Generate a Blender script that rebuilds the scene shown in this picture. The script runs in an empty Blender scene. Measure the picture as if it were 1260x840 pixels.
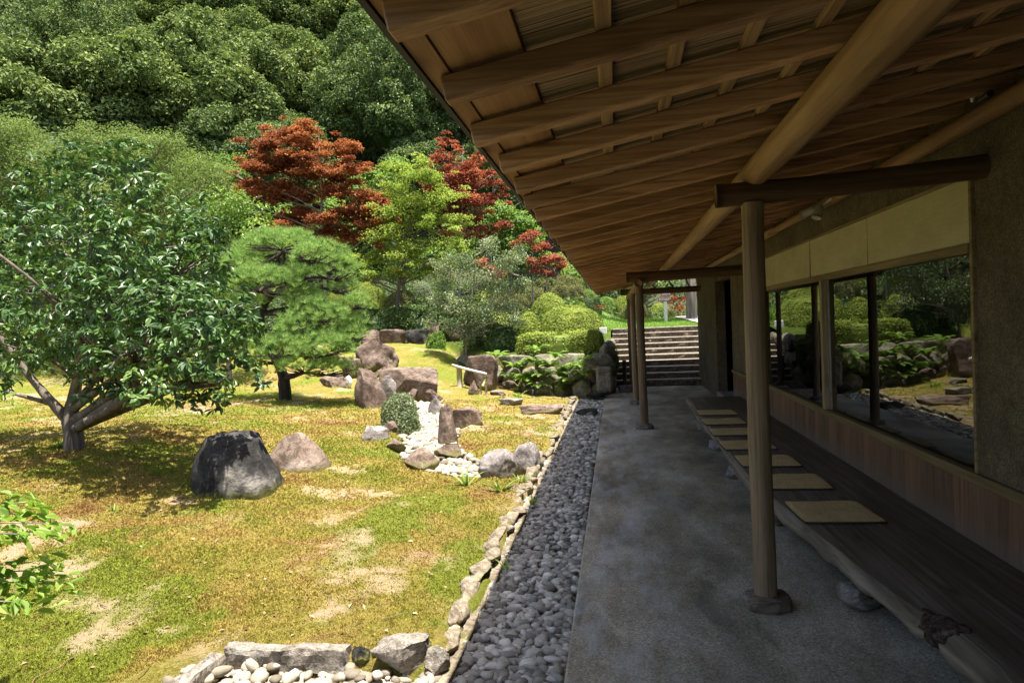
import bpy, math, random
import numpy as np
from mathutils import Vector

# ------------------------------------------------------------------ camera, sky, sun, exposure
scn = bpy.context.scene
COL = scn.collection
R = math.radians
FPX, CX, CY = 840.0, 630.0, 420.0
ROLL, YAW, PITCH, EYE = 0.042, R(8.74), R(1.51), 1.65
c_f = np.array([-math.sin(YAW)*math.cos(PITCH), math.cos(YAW)*math.cos(PITCH), -math.sin(PITCH)])
c_r = np.array([math.cos(YAW), math.sin(YAW), 0.0])
c_u = np.cross(c_r, c_f)
cam_d = bpy.data.cameras.new('camera'); cam = bpy.data.objects.new('camera', cam_d); COL.objects.link(cam)
# the photo leans a little, so the camera is rolled
cam_d.sensor_width = 36.0; cam_d.lens = 36.0*FPX/1260.0; cam_d.clip_start = 0.05; cam_d.clip_end = 2000
rr = math.cos(ROLL)*c_r - math.sin(ROLL)*c_u
uu = math.sin(ROLL)*c_r + math.cos(ROLL)*c_u
from mathutils import Matrix
M = Matrix(((rr[0], uu[0], -c_f[0], 0), (rr[1], uu[1], -c_f[1], 0), (rr[2], uu[2], -c_f[2], EYE), (0, 0, 0, 1)))
cam.matrix_world = M
scn.camera = cam

SUN = np.array([0.14, -0.10, 1.0]); SUN /= np.linalg.norm(SUN)
w = bpy.data.worlds.new('World'); scn.world = w; w.use_nodes = True
wn = w.node_tree
sky = wn.nodes.new('ShaderNodeTexSky'); sky.sky_type = 'NISHITA'; sky.sun_disc = False; sky.air_density = .8; sky.dust_density = 3.0; sky.ozone_density = .4
sky.sun_elevation = math.asin(SUN[2]); sky.sun_rotation = math.atan2(SUN[0], SUN[1])
wn.links.new(sky.outputs[0], wn.nodes['Background'].inputs[0]); wn.nodes['Background'].inputs[1].default_value = 0.10
sl = bpy.data.lights.new('sun', 'SUN'); sl.energy = 5.0; sl.angle = R(0.53); sl.color = (1.0, 0.955, 0.88)
so = bpy.data.objects.new('sun', sl); COL.objects.link(so)
so.rotation_euler = Vector(SUN).to_track_quat('Z', 'Y').to_euler()
scn.view_settings.view_transform = 'Standard'; scn.view_settings.look = 'None'
scn.view_settings.exposure = 1.56; scn.view_settings.gamma = 1.0; scn.view_settings.use_curve_mapping = False
scn.cycles.use_denoising = True
scn.cycles.max_bounces = 8; scn.cycles.diffuse_bounces = 5; scn.cycles.transparent_max_bounces = 8
scn.cycles.sample_clamp_indirect = 6.0

# ------------------------------------------------------------------ numeric helpers
rng = np.random.default_rng(7)

def ray(px, py):
    u, v = px-CX, py-CY
    a = u*math.cos(ROLL)-v*math.sin(ROLL); b = u*math.sin(ROLL)+v*math.cos(ROLL)
    return c_f*FPX + c_r*a - c_u*b
C0 = np.array([0, 0, EYE])
def at_y(px, py, y):                      # the point of the sight line at a known distance along the veranda
    d = ray(px, py); return C0 + d*(y/d[1])
def at_z(px, py, z):
    d = ray(px, py); return C0 + d*((z-EYE)/d[2])
def mpp(p): return float((np.asarray(p)-C0) @ c_f)/FPX   # metres per photo pixel at a point

def hsh(ix, iy, iz, s):
    n = (ix.astype(np.int64)*374761393 + iy.astype(np.int64)*668265263 + iz.astype(np.int64)*2147483647 + s*974634277) & 0xffffffff
    n = ((n ^ (n >> 13))*1274126177) & 0xffffffff
    n = ((n ^ (n >> 16))*2246822519) & 0xffffffff
    return ((n ^ (n >> 15)) & 0xffff)/65535.0
def vnoise(p, s=0):
    i = np.floor(p); f = p-i; f = f*f*(3-2*f); i = i.astype(np.int64); r = 0
    for dx in (0, 1):
        wx = f[:, 0] if dx else 1-f[:, 0]
        for dy in (0, 1):
            wy = f[:, 1] if dy else 1-f[:, 1]
            for dz in (0, 1):
                wz = f[:, 2] if dz else 1-f[:, 2]
                r = r + wx*wy*wz*hsh(i[:, 0]+dx, i[:, 1]+dy, i[:, 2]+dz, s)
    return r*2-1
def fbm(p, sc, octv=4, s=0, gain=.5):
    p = np.asarray(p, float)*sc; r = 0; a = 1
    for k in range(octv):
        r = r + a*vnoise(p+17.3*k, s+k); a *= gain; p = p*2.03
    return r
def S(t): t = np.clip(t, 0, 1); return t*t*(3-2*t)
def unit(v): return v/np.maximum(np.linalg.norm(v, axis=-1, keepdims=True), 1e-9)
def rdir(n, r): return unit(r.normal(size=(n, 3)))

# ------------------------------------------------------------------ objects
ORG = {}
def empty(name, loc, label=None, cat=None, group=None):
    o = bpy.data.objects.new(name, None); COL.objects.link(o); o.location = loc; o.empty_display_size = .2
    ORG[o.name] = np.array(loc, float)
    if label: tag(o, label, cat, group)
    return o
def tag(o, label=None, cat=None, group=None, kind=None):
    if label: o['label'] = label
    if cat: o['category'] = cat
    if group: o['group'] = group
    if kind: o['kind'] = kind
    return o
def mesh(name, V, F, mat, tint=None, smooth=False, pts=None, fcs=None):
    """V (n,3); F one array (m,k) or a list of them; tint: one number per face"""
    V = np.asarray(V, np.float32)
    Fs = F if isinstance(F, list) else [F]
    Fs = [np.asarray(f, np.int32) for f in Fs if len(f)]
    me = bpy.data.meshes.new(name)
    me.vertices.add(len(V)); me.vertices.foreach_set('co', V.ravel())
    nl = sum(f.size for f in Fs); nf = sum(len(f) for f in Fs)
    me.loops.add(nl); me.loops.foreach_set('vertex_index', np.concatenate([f.ravel() for f in Fs]))
    tot = np.concatenate([np.full(len(f), f.shape[1], np.int32) for f in Fs])
    me.polygons.add(nf); me.polygons.foreach_set('loop_start', np.concatenate([[0], np.cumsum(tot)[:-1]]).astype(np.int32))
    me.polygons.foreach_set('use_smooth', np.full(nf, bool(smooth)))
    me.materials.append(mat)
    if tint is not None:
        a = me.attributes.new('tint', 'FLOAT', 'FACE'); a.data.foreach_set('value', np.asarray(tint, np.float32))
    for dom, dd_ in (('POINT', pts), ('FACE', fcs)):
        for an, av in (dd_ or {}).items():
            a = me.attributes.new(an, 'FLOAT', dom); a.data.foreach_set('value', np.asarray(av, np.float32))
    me.update(calc_edges=True); me.validate()
    return me
def mk(name, V, F, mat, parent=None, loc=None, **k):
    """link one mesh object; vertices are given in world coordinates"""
    org = ORG[parent.name] if parent is not None else np.array(loc if loc is not None else (0, 0, 0), float)
    o = bpy.data.objects.new(name, mesh(name, np.asarray(V, float)-org, F, mat, **k)); COL.objects.link(o)
    ORG[o.name] = org
    if parent is not None: o.parent = parent
    else: o.location = org
    return o
class MB:
    """collects shapes into one mesh"""
    def __init__(s): s.V = []; s.F = {}; s.T = {}; s.n = 0
    def add(s, V, F, t=0.5):
        V = np.asarray(V, float)
        for f in (F if isinstance(F, list) else [F]):
            f = np.asarray(f, int)
            if not len(f): continue
            s.F.setdefault(f.shape[1], []).append(f+s.n)
            s.T.setdefault(f.shape[1], []).append(np.broadcast_to(np.asarray(t, float), (len(f),)))
        s.V.append(V); s.n += len(V); return s
    def arr(s):
        return np.concatenate(s.V), [np.concatenate(s.F[k]) for k in s.F], np.concatenate([np.concatenate(s.T[k]) for k in s.F])
    def build(s, name, mat, parent=None, **k):
        V, F, T = s.arr(); return mk(name, V, F, mat, parent, tint=T, **k)
def box(a, b, bev=0.0):
    x0, y0, z0 = a; x1, y1, z1 = b
    if bev <= 0:
        V = [(x0, y0, z0), (x1, y0, z0), (x1, y1, z0), (x0, y1, z0), (x0, y0, z1), (x1, y0, z1), (x1, y1, z1), (x0, y1, z1)]
        F = [(0, 3, 2, 1), (4, 5, 6, 7), (0, 1, 5, 4), (1, 2, 6, 5), (2, 3, 7, 6), (3, 0, 4, 7)]
        return np.array(V, float), np.array(F)
    V = []; c = [(x0, x1), (y0, y1), (z0, z1)]
    for sx in (0, 1):
        for sy in (0, 1):
            for sz in (0, 1):
                for ax in range(3):
                    s3 = (sx, sy, sz); p = []
                    for k in range(3):
                        v = c[k][s3[k]]
                        if k != ax: v += bev*(1 if s3[k] == 0 else -1)
                        p.append(v)
                    V.append(p)
    idx = lambda sx, sy, sz, ax: (sx*4+sy*2+sz)*3+ax
    Q = []; T = []
    for ax in range(3):
        o = [k for k in range(3) if k != ax]
        for s in (0, 1):
            q = []
            for (a_, b_) in ((0, 0), (1, 0), (1, 1), (0, 1)):
                s3 = [0, 0, 0]; s3[ax] = s; s3[o[0]] = a_; s3[o[1]] = b_; q.append(idx(*s3, ax))
            Q.append(q)
        for a_ in (0, 1):
            for b_ in (0, 1):
                s3 = [0, 0, 0]; s3[o[0]] = a_; s3[o[1]] = b_
                e = []
                for s in (0, 1):
                    t3 = list(s3); t3[ax] = s; e.append((idx(*t3, o[0]), idx(*t3, o[1])))
                Q.append([e[0][0], e[0][1], e[1][1], e[1][0]])
    for k in range(8): T.append([k*3, k*3+1, k*3+2])
    V = np.array(V, float); cen = V.mean(0)
    def fix(F):
        F = np.array(F); n = np.cross(V[F[:, 1]]-V[F[:, 0]], V[F[:, 2]]-V[F[:, 0]]); m = V[F].mean(1)-cen
        fl = (n*m).sum(1) < 0; F[fl] = F[fl][:, ::-1]; return F
    return V, [fix(Q), fix(T)]
def beam(p, q, wd, ht, bev=.006, up=(0, 0, 1)):
    """squared timber from p to q"""
    p = np.array(p, float); q = np.array(q, float); d = q-p; L = np.linalg.norm(d); d /= L
    s = unit(np.cross(d, up)); u = np.cross(s, d)
    V, F = box((0, -wd/2, -ht/2), (L, wd/2, ht/2), bev)
    return p + V[:, :1]*d + V[:, 1:2]*(-s) + V[:, 2:]*u, F
def tube(pts, rad, sides=8, caps=True, rough=0.0, seed=0, sub=1):
    P = np.array(pts, float); r = np.array(rad, float)*np.ones(len(P))
    if sub > 1:                                              # smooth the path
        t = np.linspace(0, len(P)-1, (len(P)-1)*sub+1); Q = []; q = []
        for tt in t:
            i = min(int(tt), len(P)-2); f = tt-i
            a = P[max(i-1, 0)]; b = P[i]; c = P[i+1]; d = P[min(i+2, len(P)-1)]
            Q.append(.5*((2*b)+(-a+c)*f+(2*a-5*b+4*c-d)*f*f+(-a+3*b-3*c+d)*f**3)); q.append(r[i]*(1-f)+r[i+1]*f)
        P = np.array(Q); r = np.array(q)
    n = len(P); d = unit(np.gradient(P, axis=0))
    ref = np.array([0, 0, 1.0]) if abs(d[:, 2]).mean() < .8 else np.array([1.0, 0, 0])
    s = unit(np.cross(d, ref)); u = np.cross(s, d)
    a = np.arange(sides)*2*np.pi/sides
    V = P[:, None]+r[:, None, None]*(np.cos(a)[None, :, None]*s[:, None]+np.sin(a)[None, :, None]*u[:, None])
    V = V.reshape(-1, 3)
    if rough:
        V = V + (V-np.repeat(P, sides, 0))*(rough*fbm(V, 6.0, 3, seed))[:, None]
    i = np.arange(n-1)[:, None]*sides; j = np.arange(sides)[None]; k = (j+1) % sides
    F = np.stack([i+j, i+k, i+sides+k, i+sides+j], -1).reshape(-1, 4)[:, ::-1]
    Fs = [F]
    if caps:
        V = np.vstack([V, P[0], P[-1]])
        c0 = n*sides; jj = np.arange(sides); kk = (jj+1) % sides
        Fs.append(np.vstack([np.stack([np.full(sides, c0), jj, kk], -1)[:, ::-1]*1,
                             np.stack([np.full(sides, c0+1), (n-1)*sides+jj, (n-1)*sides+kk], -1)]))
    return V, Fs
_ico = {}
def ico(sub):
    if sub in _ico: return _ico[sub]
    import bmesh
    bm = bmesh.new(); bmesh.ops.create_icosphere(bm, subdivisions=sub, radius=1)
    V = np.array([v.co[:] for v in bm.verts]); F = np.array([[v.index for v in f.verts] for f in bm.faces]); bm.free()
    _ico[sub] = (V, F); return _ico[sub]
def rock(size, seed, sub=5, cuts=9, rough=.06, flat=None, sink=.36):
    """a boulder: a sphere with chipped planes, then weathering; base at z=0"""
    r = np.random.default_rng(seed); V, F = ico(sub); V = V.copy()
    V *= 1+.16*fbm(V, 1.1, 2, seed)[:, None]
    for k in range(cuts):
        n = rdir(1, r)[0]; d = r.uniform(.42, .82); h = V@n-d; m = h > 0
        V[m] -= np.outer(h[m]*.97, n)
    if flat: m = V[:, 2] > flat; V[m, 2] = flat+(V[m, 2]-flat)*.15
    nrm = unit(V)
    V += nrm*(rough*fbm(V, 2.6, 5, seed+5, .55)+.35*rough*np.abs(fbm(V*np.array([1, 1, 2.2]), 5.5, 4, seed+9)))[:, None]
    lo = V.min(0); hi = V.max(0)
    V = (V-(lo+hi)/2)/((hi-lo)/2)
    V = V*np.array(size)/2.0
    V[:, 2] += size[2]*sink                                   # sunk into the ground
    return V, F

# ------------------------------------------------------------------ materials
def nt(name):
    m = bpy.data.materials.new(name); m.use_nodes = True; t = m.node_tree
    b = t.nodes['Principled BSDF']; return m, t, b
def N(t, ty, **k):
    n = t.nodes.new(ty)
    for a, v in k.items():
        if a.startswith('i_'): n.inputs[a[2:].replace('_', ' ')].default_value = v
        else: setattr(n, a, v)
    return n
def ramp(t, fac, stops, interp='LINEAR'):
    r = N(t, 'ShaderNodeValToRGB'); e = r.color_ramp.elements; r.color_ramp.interpolation = interp
    while len(e) < len(stops): e.new(.5)
    for k, (p, c) in enumerate(stops): e[k].position = p; e[k].color = (*c, 1) if len(c) == 3 else c
    t.links.new(fac, r.inputs[0]); return r.outputs[0]
def noise(t, vec, scale, detail=4, rough=.55, dist=0.0):
    n = N(t, 'ShaderNodeTexNoise'); n.inputs['Scale'].default_value = scale; n.inputs['Detail'].default_value = detail
    n.inputs['Roughness'].default_value = rough; n.inputs['Distortion'].default_value = dist
    if vec is not None: t.links.new(vec, n.inputs['Vector'])
    return n.outputs['Fac']
def vscale(t, vec, s):
    m = N(t, 'ShaderNodeVectorMath', operation='MULTIPLY'); m.inputs[1].default_value = s; t.links.new(vec, m.inputs[0]); return m.outputs[0]
def mixc(t, fac, a, b, mode='MIX'):
    m = N(t, 'ShaderNodeMix', data_type='RGBA', blend_type=mode)
    for i, v in ((0, fac), (6, a), (7, b)):
        if hasattr(v, 'is_linked'): t.links.new(v, m.inputs[i])
        elif i == 0: m.inputs[0].default_value = v
        else: m.inputs[i].default_value = (*v, 1)
    return m.outputs[2]
def bump(t, b, h, strength=.5, dist=.01):
    n = N(t, 'ShaderNodeBump'); n.inputs['Strength'].default_value = strength; n.inputs['Distance'].default_value = dist
    t.links.new(h, n.inputs['Height']); t.links.new(n.outputs[0], b.inputs['Normal'])
def pos(t): return N(t, 'ShaderNodeNewGeometry').outputs['Position']
def obj(t): return N(t, 'ShaderNodeTexCoord').outputs['Object']
def attr(t, n): return N(t, 'ShaderNodeAttribute', attribute_name=n).outputs['Fac']

def leaf_mat(name, c0, c1, c2, rough=.45, trans=.3, spec=.5):
    m, t, b = nt(name)
    col = ramp(t, attr(t, 'tint'), [(0, c0), (.5, c1), (1, c2)])
    t.links.new(col, b.inputs['Base Color']); b.inputs['Roughness'].default_value = rough
    b.inputs['Specular IOR Level'].default_value = spec
    tr = N(t, 'ShaderNodeBsdfTranslucent')
    tc = mixc(t, .75, col, (1.25, 1.35, .6), 'MULTIPLY'); t.links.new(tc, tr.inputs[0])
    mx = N(t, 'ShaderNodeMixShader'); mx.inputs[0].default_value = trans
    t.links.new(b.outputs[0], mx.inputs[1]); t.links.new(tr.outputs[0], mx.inputs[2])
    t.links.new(mx.outputs[0], t.nodes['Material Output'].inputs[0]); return m
def wood(name, ca, cb, cc, axis=0, fine=60, rough=.7, knots=True):
    m, t, b = nt(name); s = [fine, fine, fine]; s[axis] = fine*.035
    v = vscale(t, pos(t), s); n1 = noise(t, v, 1.0, 5, .6, .4)
    s2 = [9, 9, 9]; s2[axis] = .8
    n2 = noise(t, vscale(t, pos(t), s2), 1.0, 3)
    col = ramp(t, n1, [(.3, ca), (.52, cb), (.75, cc)])
    col = mixc(t, .7, col, ramp(t, n2, [(.3, (.55, .5, .46)), (.7, (1.15, 1.12, 1.1))]), 'MULTIPLY')
    s3 = [26, 26, 26]; s3[axis] = .55
    n3 = noise(t, vscale(t, pos(t), s3), 1.0, 6, .62, .25)
    col = mixc(t, .55, col, ramp(t, n3, [(.30, (.3, .27, .25)), (.36, (1, 1, 1)), (.64, (1, 1, 1)), (.72, (.62, .58, .55))]), 'MULTIPLY')
    oi = N(t, 'ShaderNodeObjectInfo'); col = mixc(t, .9, col, ramp(t, oi.outputs['Random'], [(0, (.68, .64, .60)), (.5, (1, .98, .96)), (1, (1.22, 1.2, 1.18))]), 'MULTIPLY')
    s4 = [5, 5, 5]; s4[axis] = 1.6; vo = N(t, 'ShaderNodeTexVoronoi'); vo.inputs['Scale'].default_value = 1.0; t.links.new(vscale(t, pos(t), s4), vo.inputs['Vector'])
    col = mixc(t, .8, col, ramp(t, vo.outputs['Distance'], [(.03, (.3, .24, .2)), (.10, (.75, .7, .66)), (.17, (1, 1, 1))]), 'MULTIPLY')
    t.links.new(col, b.inputs['Base Color']); b.inputs['Roughness'].default_value = rough
    b.inputs['Specular IOR Level'].default_value = .3
    ad = N(t, 'ShaderNodeMath', operation='ADD'); t.links.new(n1, ad.inputs[0]); t.links.new(n3, ad.inputs[1])
    bump(t, b, ad.outputs[0], .6, .004); return m
def rockmat(name, ca, cb, cc, lich=(.45, .43, .36), la=.62, sc=1.0, moss=True):
    m, t, b = nt(name); o = obj(t)
    n1 = noise(t, o, 3.2*sc, 8, .65, .3); n2 = noise(t, o, 16*sc, 6, .7); n3 = noise(t, o, 1.6*sc, 4, .6)
    col = ramp(t, n1, [(.32, ca), (.5, cb), (.68, cc)])
    col = mixc(t, .8, col, ramp(t, n2, [(.3, (.55, .55, .55)), (.7, (1.25, 1.22, 1.2))]), 'MULTIPLY')
    col = mixc(t, ramp(t, n3, [(la, (0, 0, 0)), (la+.1, (.8, .8, .8))]), col, lich)
    n4 = noise(t, vscale(t, o, (1, 1, 2.3)), 2.2*sc, 6, .62, 1.6)
    col = mixc(t, .75, col, ramp(t, n4, [(.455, (1, 1, 1)), (.49, (.42, .4, .38)), (.50, (.42, .4, .38)), (.53, (1.06, 1.06, 1.06))]), 'MULTIPLY')
    n5 = noise(t, o, 70*sc, 4, .8); col = mixc(t, .55, col, ramp(t, n5, [(.3, (.55, .55, .55)), (.7, (1.35, 1.33, 1.3))]), 'MULTIPLY')
    if moss:
        sp_ = N(t, 'ShaderNodeSeparateXYZ'); t.links.new(o, sp_.inputs[0]); mz = N(t, 'ShaderNodeMath', operation='MULTIPLY_ADD'); t.links.new(n2, mz.inputs[0]); mz.inputs[1].default_value = -.3; t.links.new(sp_.outputs[2], mz.inputs[2])
        mr = N(t, 'ShaderNodeMapRange'); mr.inputs[1].default_value = -.16; mr.inputs[2].default_value = -.10; mr.inputs[3].default_value = .7; mr.inputs[4].default_value = 0; t.links.new(mz.outputs[0], mr.inputs[0])
        col = mixc(t, mr.outputs[0], col, (.15, .15, .035))
    t.links.new(col, b.inputs['Base Color']); b.inputs['Roughness'].default_value = .9; b.inputs['Specular IOR Level'].default_value = .2
    h = N(t, 'ShaderNodeMath', operation='MULTIPLY_ADD'); t.links.new(n2, h.inputs[0]); h.inputs[1].default_value = .5; t.links.new(n1, h.inputs[2])
    bump(t, b, h.outputs[0], .8, .03); return m
def plain(name, c, rough=.6, metal=0, var=.25, sc=20):
    m, t, b = nt(name); n1 = noise(t, obj(t), sc, 5)
    col = ramp(t, n1, [(.3, tuple(x*(1-var) for x in c)), (.7, tuple(x*(1+var) for x in c))])
    t.links.new(col, b.inputs['Base Color']); b.inputs['Roughness'].default_value = rough; b.inputs['Metallic'].default_value = metal; return m

RAFT = wood('rafter_timber', (.22, .112, .058), (.42, .24, .132), (.56, .36, .215), 0)
LOGY = wood('log_timber', (.22, .13, .065), (.34, .215, .115), (.42, .28, .16), 1, 30)
LOGX = wood('dark_log_timber', (.07, .038, .02), (.13, .075, .042), (.19, .115, .07), 0, 30)
POSTW = wood('post_timber', (.12, .085, .05), (.22, .165, .10), (.31, .24, .155), 2, 45)
BATT = wood('batten_timber', (.28, .17, .085), (.44, .29, .15), (.55, .38, .21), 1)
EAVEB = wood('eave_board_timber', (.26, .13, .06), (.37, .21, .10), (.44, .27, .14), 1, 25)
SILLW = wood('sill_timber', (.15, .115, .06), (.22, .17, .09), (.28, .22, .12), 1, 50)
MULLW = wood('mullion_timber', (.22, .17, .1), (.34, .27, .17), (.42, .34, .22), 2, 50)
BENCH = wood('bench_plank_timber', (.075, .064, .052), (.145, .125, .103), (.25, .22, .182), 1, 35, .5)
BARKE = wood('bench_edge_timber', (.07, .058, .042), (.18, .158, .125), (.31, .285, .235), 1, 14, .85)
LEGW = wood('leg_timber', (.05, .04, .028), (.1, .08, .055), (.15, .12, .085), 2, 40)
def wainscot_mat():
    m, t, b = nt('wainscot_timber'); p = pos(t)
    n1 = noise(t, vscale(t, p, (70, 70, 2.5)), 1, 5, .6, .3)
    sep = N(t, 'ShaderNodeSeparateXYZ'); t.links.new(p, sep.inputs[0])
    q = N(t, 'ShaderNodeMath', operation='MULTIPLY'); t.links.new(sep.outputs[1], q.inputs[0]); q.inputs[1].default_value = 1/.115
    fl = N(t, 'ShaderNodeMath', operation='FLOOR'); t.links.new(q.outputs[0], fl.inputs[0])
    wn_ = N(t, 'ShaderNodeTexWhiteNoise', noise_dimensions='1D'); t.links.new(fl.outputs[0], wn_.inputs['W'])
    col = ramp(t, n1, [(.3, (.075, .042, .026)), (.5, (.145, .08, .052)), (.75, (.21, .125, .085))])
    col = mixc(t, .85, col, ramp(t, wn_.outputs['Value'], [(0, (.6, .58, .56)), (1, (1.3, 1.22, 1.15))]), 'MULTIPLY')
    col = mixc(t, ramp(t, sep.outputs[2], [(.33, (.55, .55, .55)), (.47, (0, 0, 0))]), col, (.17, .14, .115))
    t.links.new(col, b.inputs['Base Color']); b.inputs['Roughness'].default_value = .75; bump(t, b, n1, .4, .003); return m
WAINS = wainscot_mat()
def plaster_mat():
    m, t, b = nt('earthen_plaster'); p = pos(t)
    n1 = noise(t, p, 95, 6, .75); n2 = noise(t, p, 2.2, 5, .6); n3 = noise(t, p, 230, 3, .8)
    col = ramp(t, n1, [(.34, (.065, .053, .036)), (.5, (.128, .108, .076)), (.66, (.22, .19, .14))])
    n4 = noise(t, p, 14, 5, .7)
    col = mixc(t, .8, col, ramp(t, n2, [(.3, (.65, .63, .6)), (.7, (1.2, 1.18, 1.14))]), 'MULTIPLY')
    col = mixc(t, .8, col, ramp(t, n4, [(.3, (.65, .64, .62)), (.7, (1.25, 1.23, 1.2))]), 'MULTIPLY')
    t.links.new(col, b.inputs['Base Color']); b.inputs['Roughness'].default_value = .95; b.inputs['Specular IOR Level'].default_value = .1
    bump(t, b, n1, .7, .01); return m
PLAST = plaster_mat()
def reed_mat():
    m, t, b = nt('reed_matting'); p = pos(t)
    n1 = noise(t, vscale(t, p, (2.2, 150, 2.2)), 1, 2, .5, .15); n2 = noise(t, vscale(t, p, (1.2, 14, 4)), 1, 3)
    col = ramp(t, n1, [(.36, (.06, .036, .018)), (.5, (.34, .23, .13)), (.7, (.50, .37, .22))])
    col = mixc(t, .7, col, ramp(t, n2, [(.3, (.6, .58, .55)), (.7, (1.2, 1.15, 1.1))]), 'MULTIPLY')
    t.links.new(col, b.inputs['Base Color']); b.inputs['Roughness'].default_value = .8; bump(t, b, n1, 1, .006); return m
REED = reed_mat()
def concrete_mat():
    m, t, b = nt('exposed_aggregate_concrete'); p = pos(t)
    n1 = noise(t, p, 75, 6, .8); n2 = noise(t, vscale(t, p, (1.5, .8, 1)), 1, 7, .62, .3); n3 = noise(t, vscale(t, p, (5, 2.2, 1)), 1, 6, .7)
    vo = N(t, 'ShaderNodeTexVoronoi'); vo.inputs['Scale'].default_value = 95; t.links.new(p, vo.inputs['Vector'])
    col = ramp(t, n2, [(.34, (.17, .152, .112)), (.5, (.305, .275, .212)), (.64, (.46, .425, .355))])
    col = mixc(t, .6, col, ramp(t, n3, [(.3, (.6, .59, .57)), (.62, (1.2, 1.2, 1.2))]), 'MULTIPLY')
    col = mixc(t, .7, col, ramp(t, n1, [(.36, (.25, .24, .22)), (.64, (1.7, 1.66, 1.58))]), 'MULTIPLY')
    col = mixc(t, .6, col, ramp(t, vo.outputs['Color'], [(.1, (.5, .48, .45)), (.9, (1.45, 1.42, 1.36))]), 'MULTIPLY')
    n4 = noise(t, vscale(t, p, (2.6, .8, 1)), 1.0, 4, .55, .8)   # damp patches and lime bloom
    col = mixc(t, ramp(t, n4, [(.63, (0, 0, 0)), (.7, (.6, .6, .6))]), col, (.095, .082, .062))
    n5 = noise(t, vscale(t, p, (3.2, 1.1, 1)), 1.3, 7, .72, .4)
    sep = N(t, 'ShaderNodeSeparateXYZ'); t.links.new(p, sep.inputs[0])
    edge = ramp(t, sep.outputs[0], [(.0, (1, 1, 1)), (.75, (0, 0, 0))])
    lime = mixc(t, 1, ramp(t, n5, [(.47, (0, 0, 0)), (.68, (.6, .6, .6))]), edge, 'MULTIPLY')
    col = mixc(t, lime, col, (.50, .51, .51))
    t.links.new(col, b.inputs['Base Color']); b.inputs['Roughness'].default_value = .8; b.inputs['Specular IOR Level'].default_value = .3
    bump(t, b, n1, .6, .006); return m
CONC = concrete_mat()
def moss_color(t, p):
    n1 = noise(t, p, 1.3, 7, .7, .5); n2 = noise(t, p, 5.5, 6, .72, .3); n3 = noise(t, p, 34, 5, .78)
    col = ramp(t, n1, [(.32, (.18, .19, .036)), (.43, (.245, .22, .05)), (.53, (.30, .24, .072)), (.62, (.26, .17, .062)), (.70, (.19, .105, .047))])
    g = N(t, 'ShaderNodeMath', operation='ADD'); t.links.new(attr(t, 'green'), g.inputs[0]); t.links.new(n2, g.inputs[1])
    col = mixc(t, ramp(t, g.outputs[0], [(.78, (0, 0, 0)), (1.08/1.0 if False else .99, (.9, .9, .9))]), col, mixc(t, n3, (.13, .165, .022), (.23, .26, .045)))
    col = mixc(t, ramp(t, n2, [(.56, (0, 0, 0)), (.72, (.75, .75, .75))]), col, (.175, .105, .04))
    col = mixc(t, .9, col, ramp(t, n3, [(.25, (.42, .41, .36)), (.75, (1.45, 1.43, 1.38))]), 'MULTIPLY')
    return col, n1, n2, n3
def moss_mat():
    m, t, b = nt('moss_carpet'); p = pos(t); col, n1, n2, n3 = moss_color(t, p)
    soil = ramp(t, noise(t, p, 45, 5, .75), [(.3, (.33, .22, .145)), (.7, (.66, .49, .35))])
    sf = N(t, 'ShaderNodeMath', operation='MULTIPLY_ADD'); t.links.new(noise(t, p, 7, 9, .82), sf.inputs[0]); sf.inputs[1].default_value = 1.5; t.links.new(attr(t, 'soil'), sf.inputs[2])
    mr = N(t, 'ShaderNodeMapRange'); mr.inputs[1].default_value = .98; mr.inputs[2].default_value = 1.75; mr.inputs[4].default_value = .66; t.links.new(sf.outputs[0], mr.inputs[0])
    col = mixc(t, mr.outputs[0], col, soil)
    z = attr(t, 'zone')
    gcol = ramp(t, noise(t, p, 5, 5, .7), [(.3, (.04, .065, .012)), (.7, (.10, .14, .025))])
    col = mixc(t, z, col, gcol)
    t.links.new(col, b.inputs['Base Color']); b.inputs['Roughness'].default_value = 1; b.inputs['Specular IOR Level'].default_value = .05
    bump(t, b, n3, 1, .05); return m
MOSS = moss_mat()
def tuft_mat():
    m, t, b = nt('moss_tufts'); p = pos(t); col, n1, n2, n3 = moss_color(t, p)
    col = mixc(t, .9, col, ramp(t, attr(t, 'tint'), [(0, (.75, .73, .65)), (1, (1.75, 1.75, 1.45))]), 'MULTIPLY')
    t.links.new(col, b.inputs['Base Color']); b.inputs['Roughness'].default_value = .9; b.inputs['Specular IOR Level'].default_value = .1
    tr = N(t, 'ShaderNodeBsdfTranslucent'); t.links.new(col, tr.inputs[0]); mx = N(t, 'ShaderNodeMixShader'); mx.inputs[0].default_value = .3
    t.links.new(b.outputs[0], mx.inputs[1]); t.links.new(tr.outputs[0], mx.inputs[2]); t.links.new(mx.outputs[0], t.nodes['Material Output'].inputs[0]); return m
TUFT = tuft_mat()
def grassy(name, a, b_, c):
    m, t, b = nt(name); p = pos(t); n1 = noise(t, p, .6, 6, .65); n2 = noise(t, p, 30, 4, .7)
    col = ramp(t, n1, [(.3, a), (.5, b_), (.7, c)]); col = mixc(t, .7, col, ramp(t, n2, [(.3, (.6, .6, .6)), (.7, (1.3, 1.3, 1.2))]), 'MULTIPLY')
    t.links.new(col, b.inputs['Base Color']); b.inputs['Roughness'].default_value = 1; bump(t, b, n2, .8, .04); return m
HILLG = grassy('forest_floor', (.02, .028, .01), (.04, .055, .016), (.07, .075, .025))
LAWN = grassy('lawn_turf', (.11, .18, .03), (.15, .23, .038), (.20, .25, .05))
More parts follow.
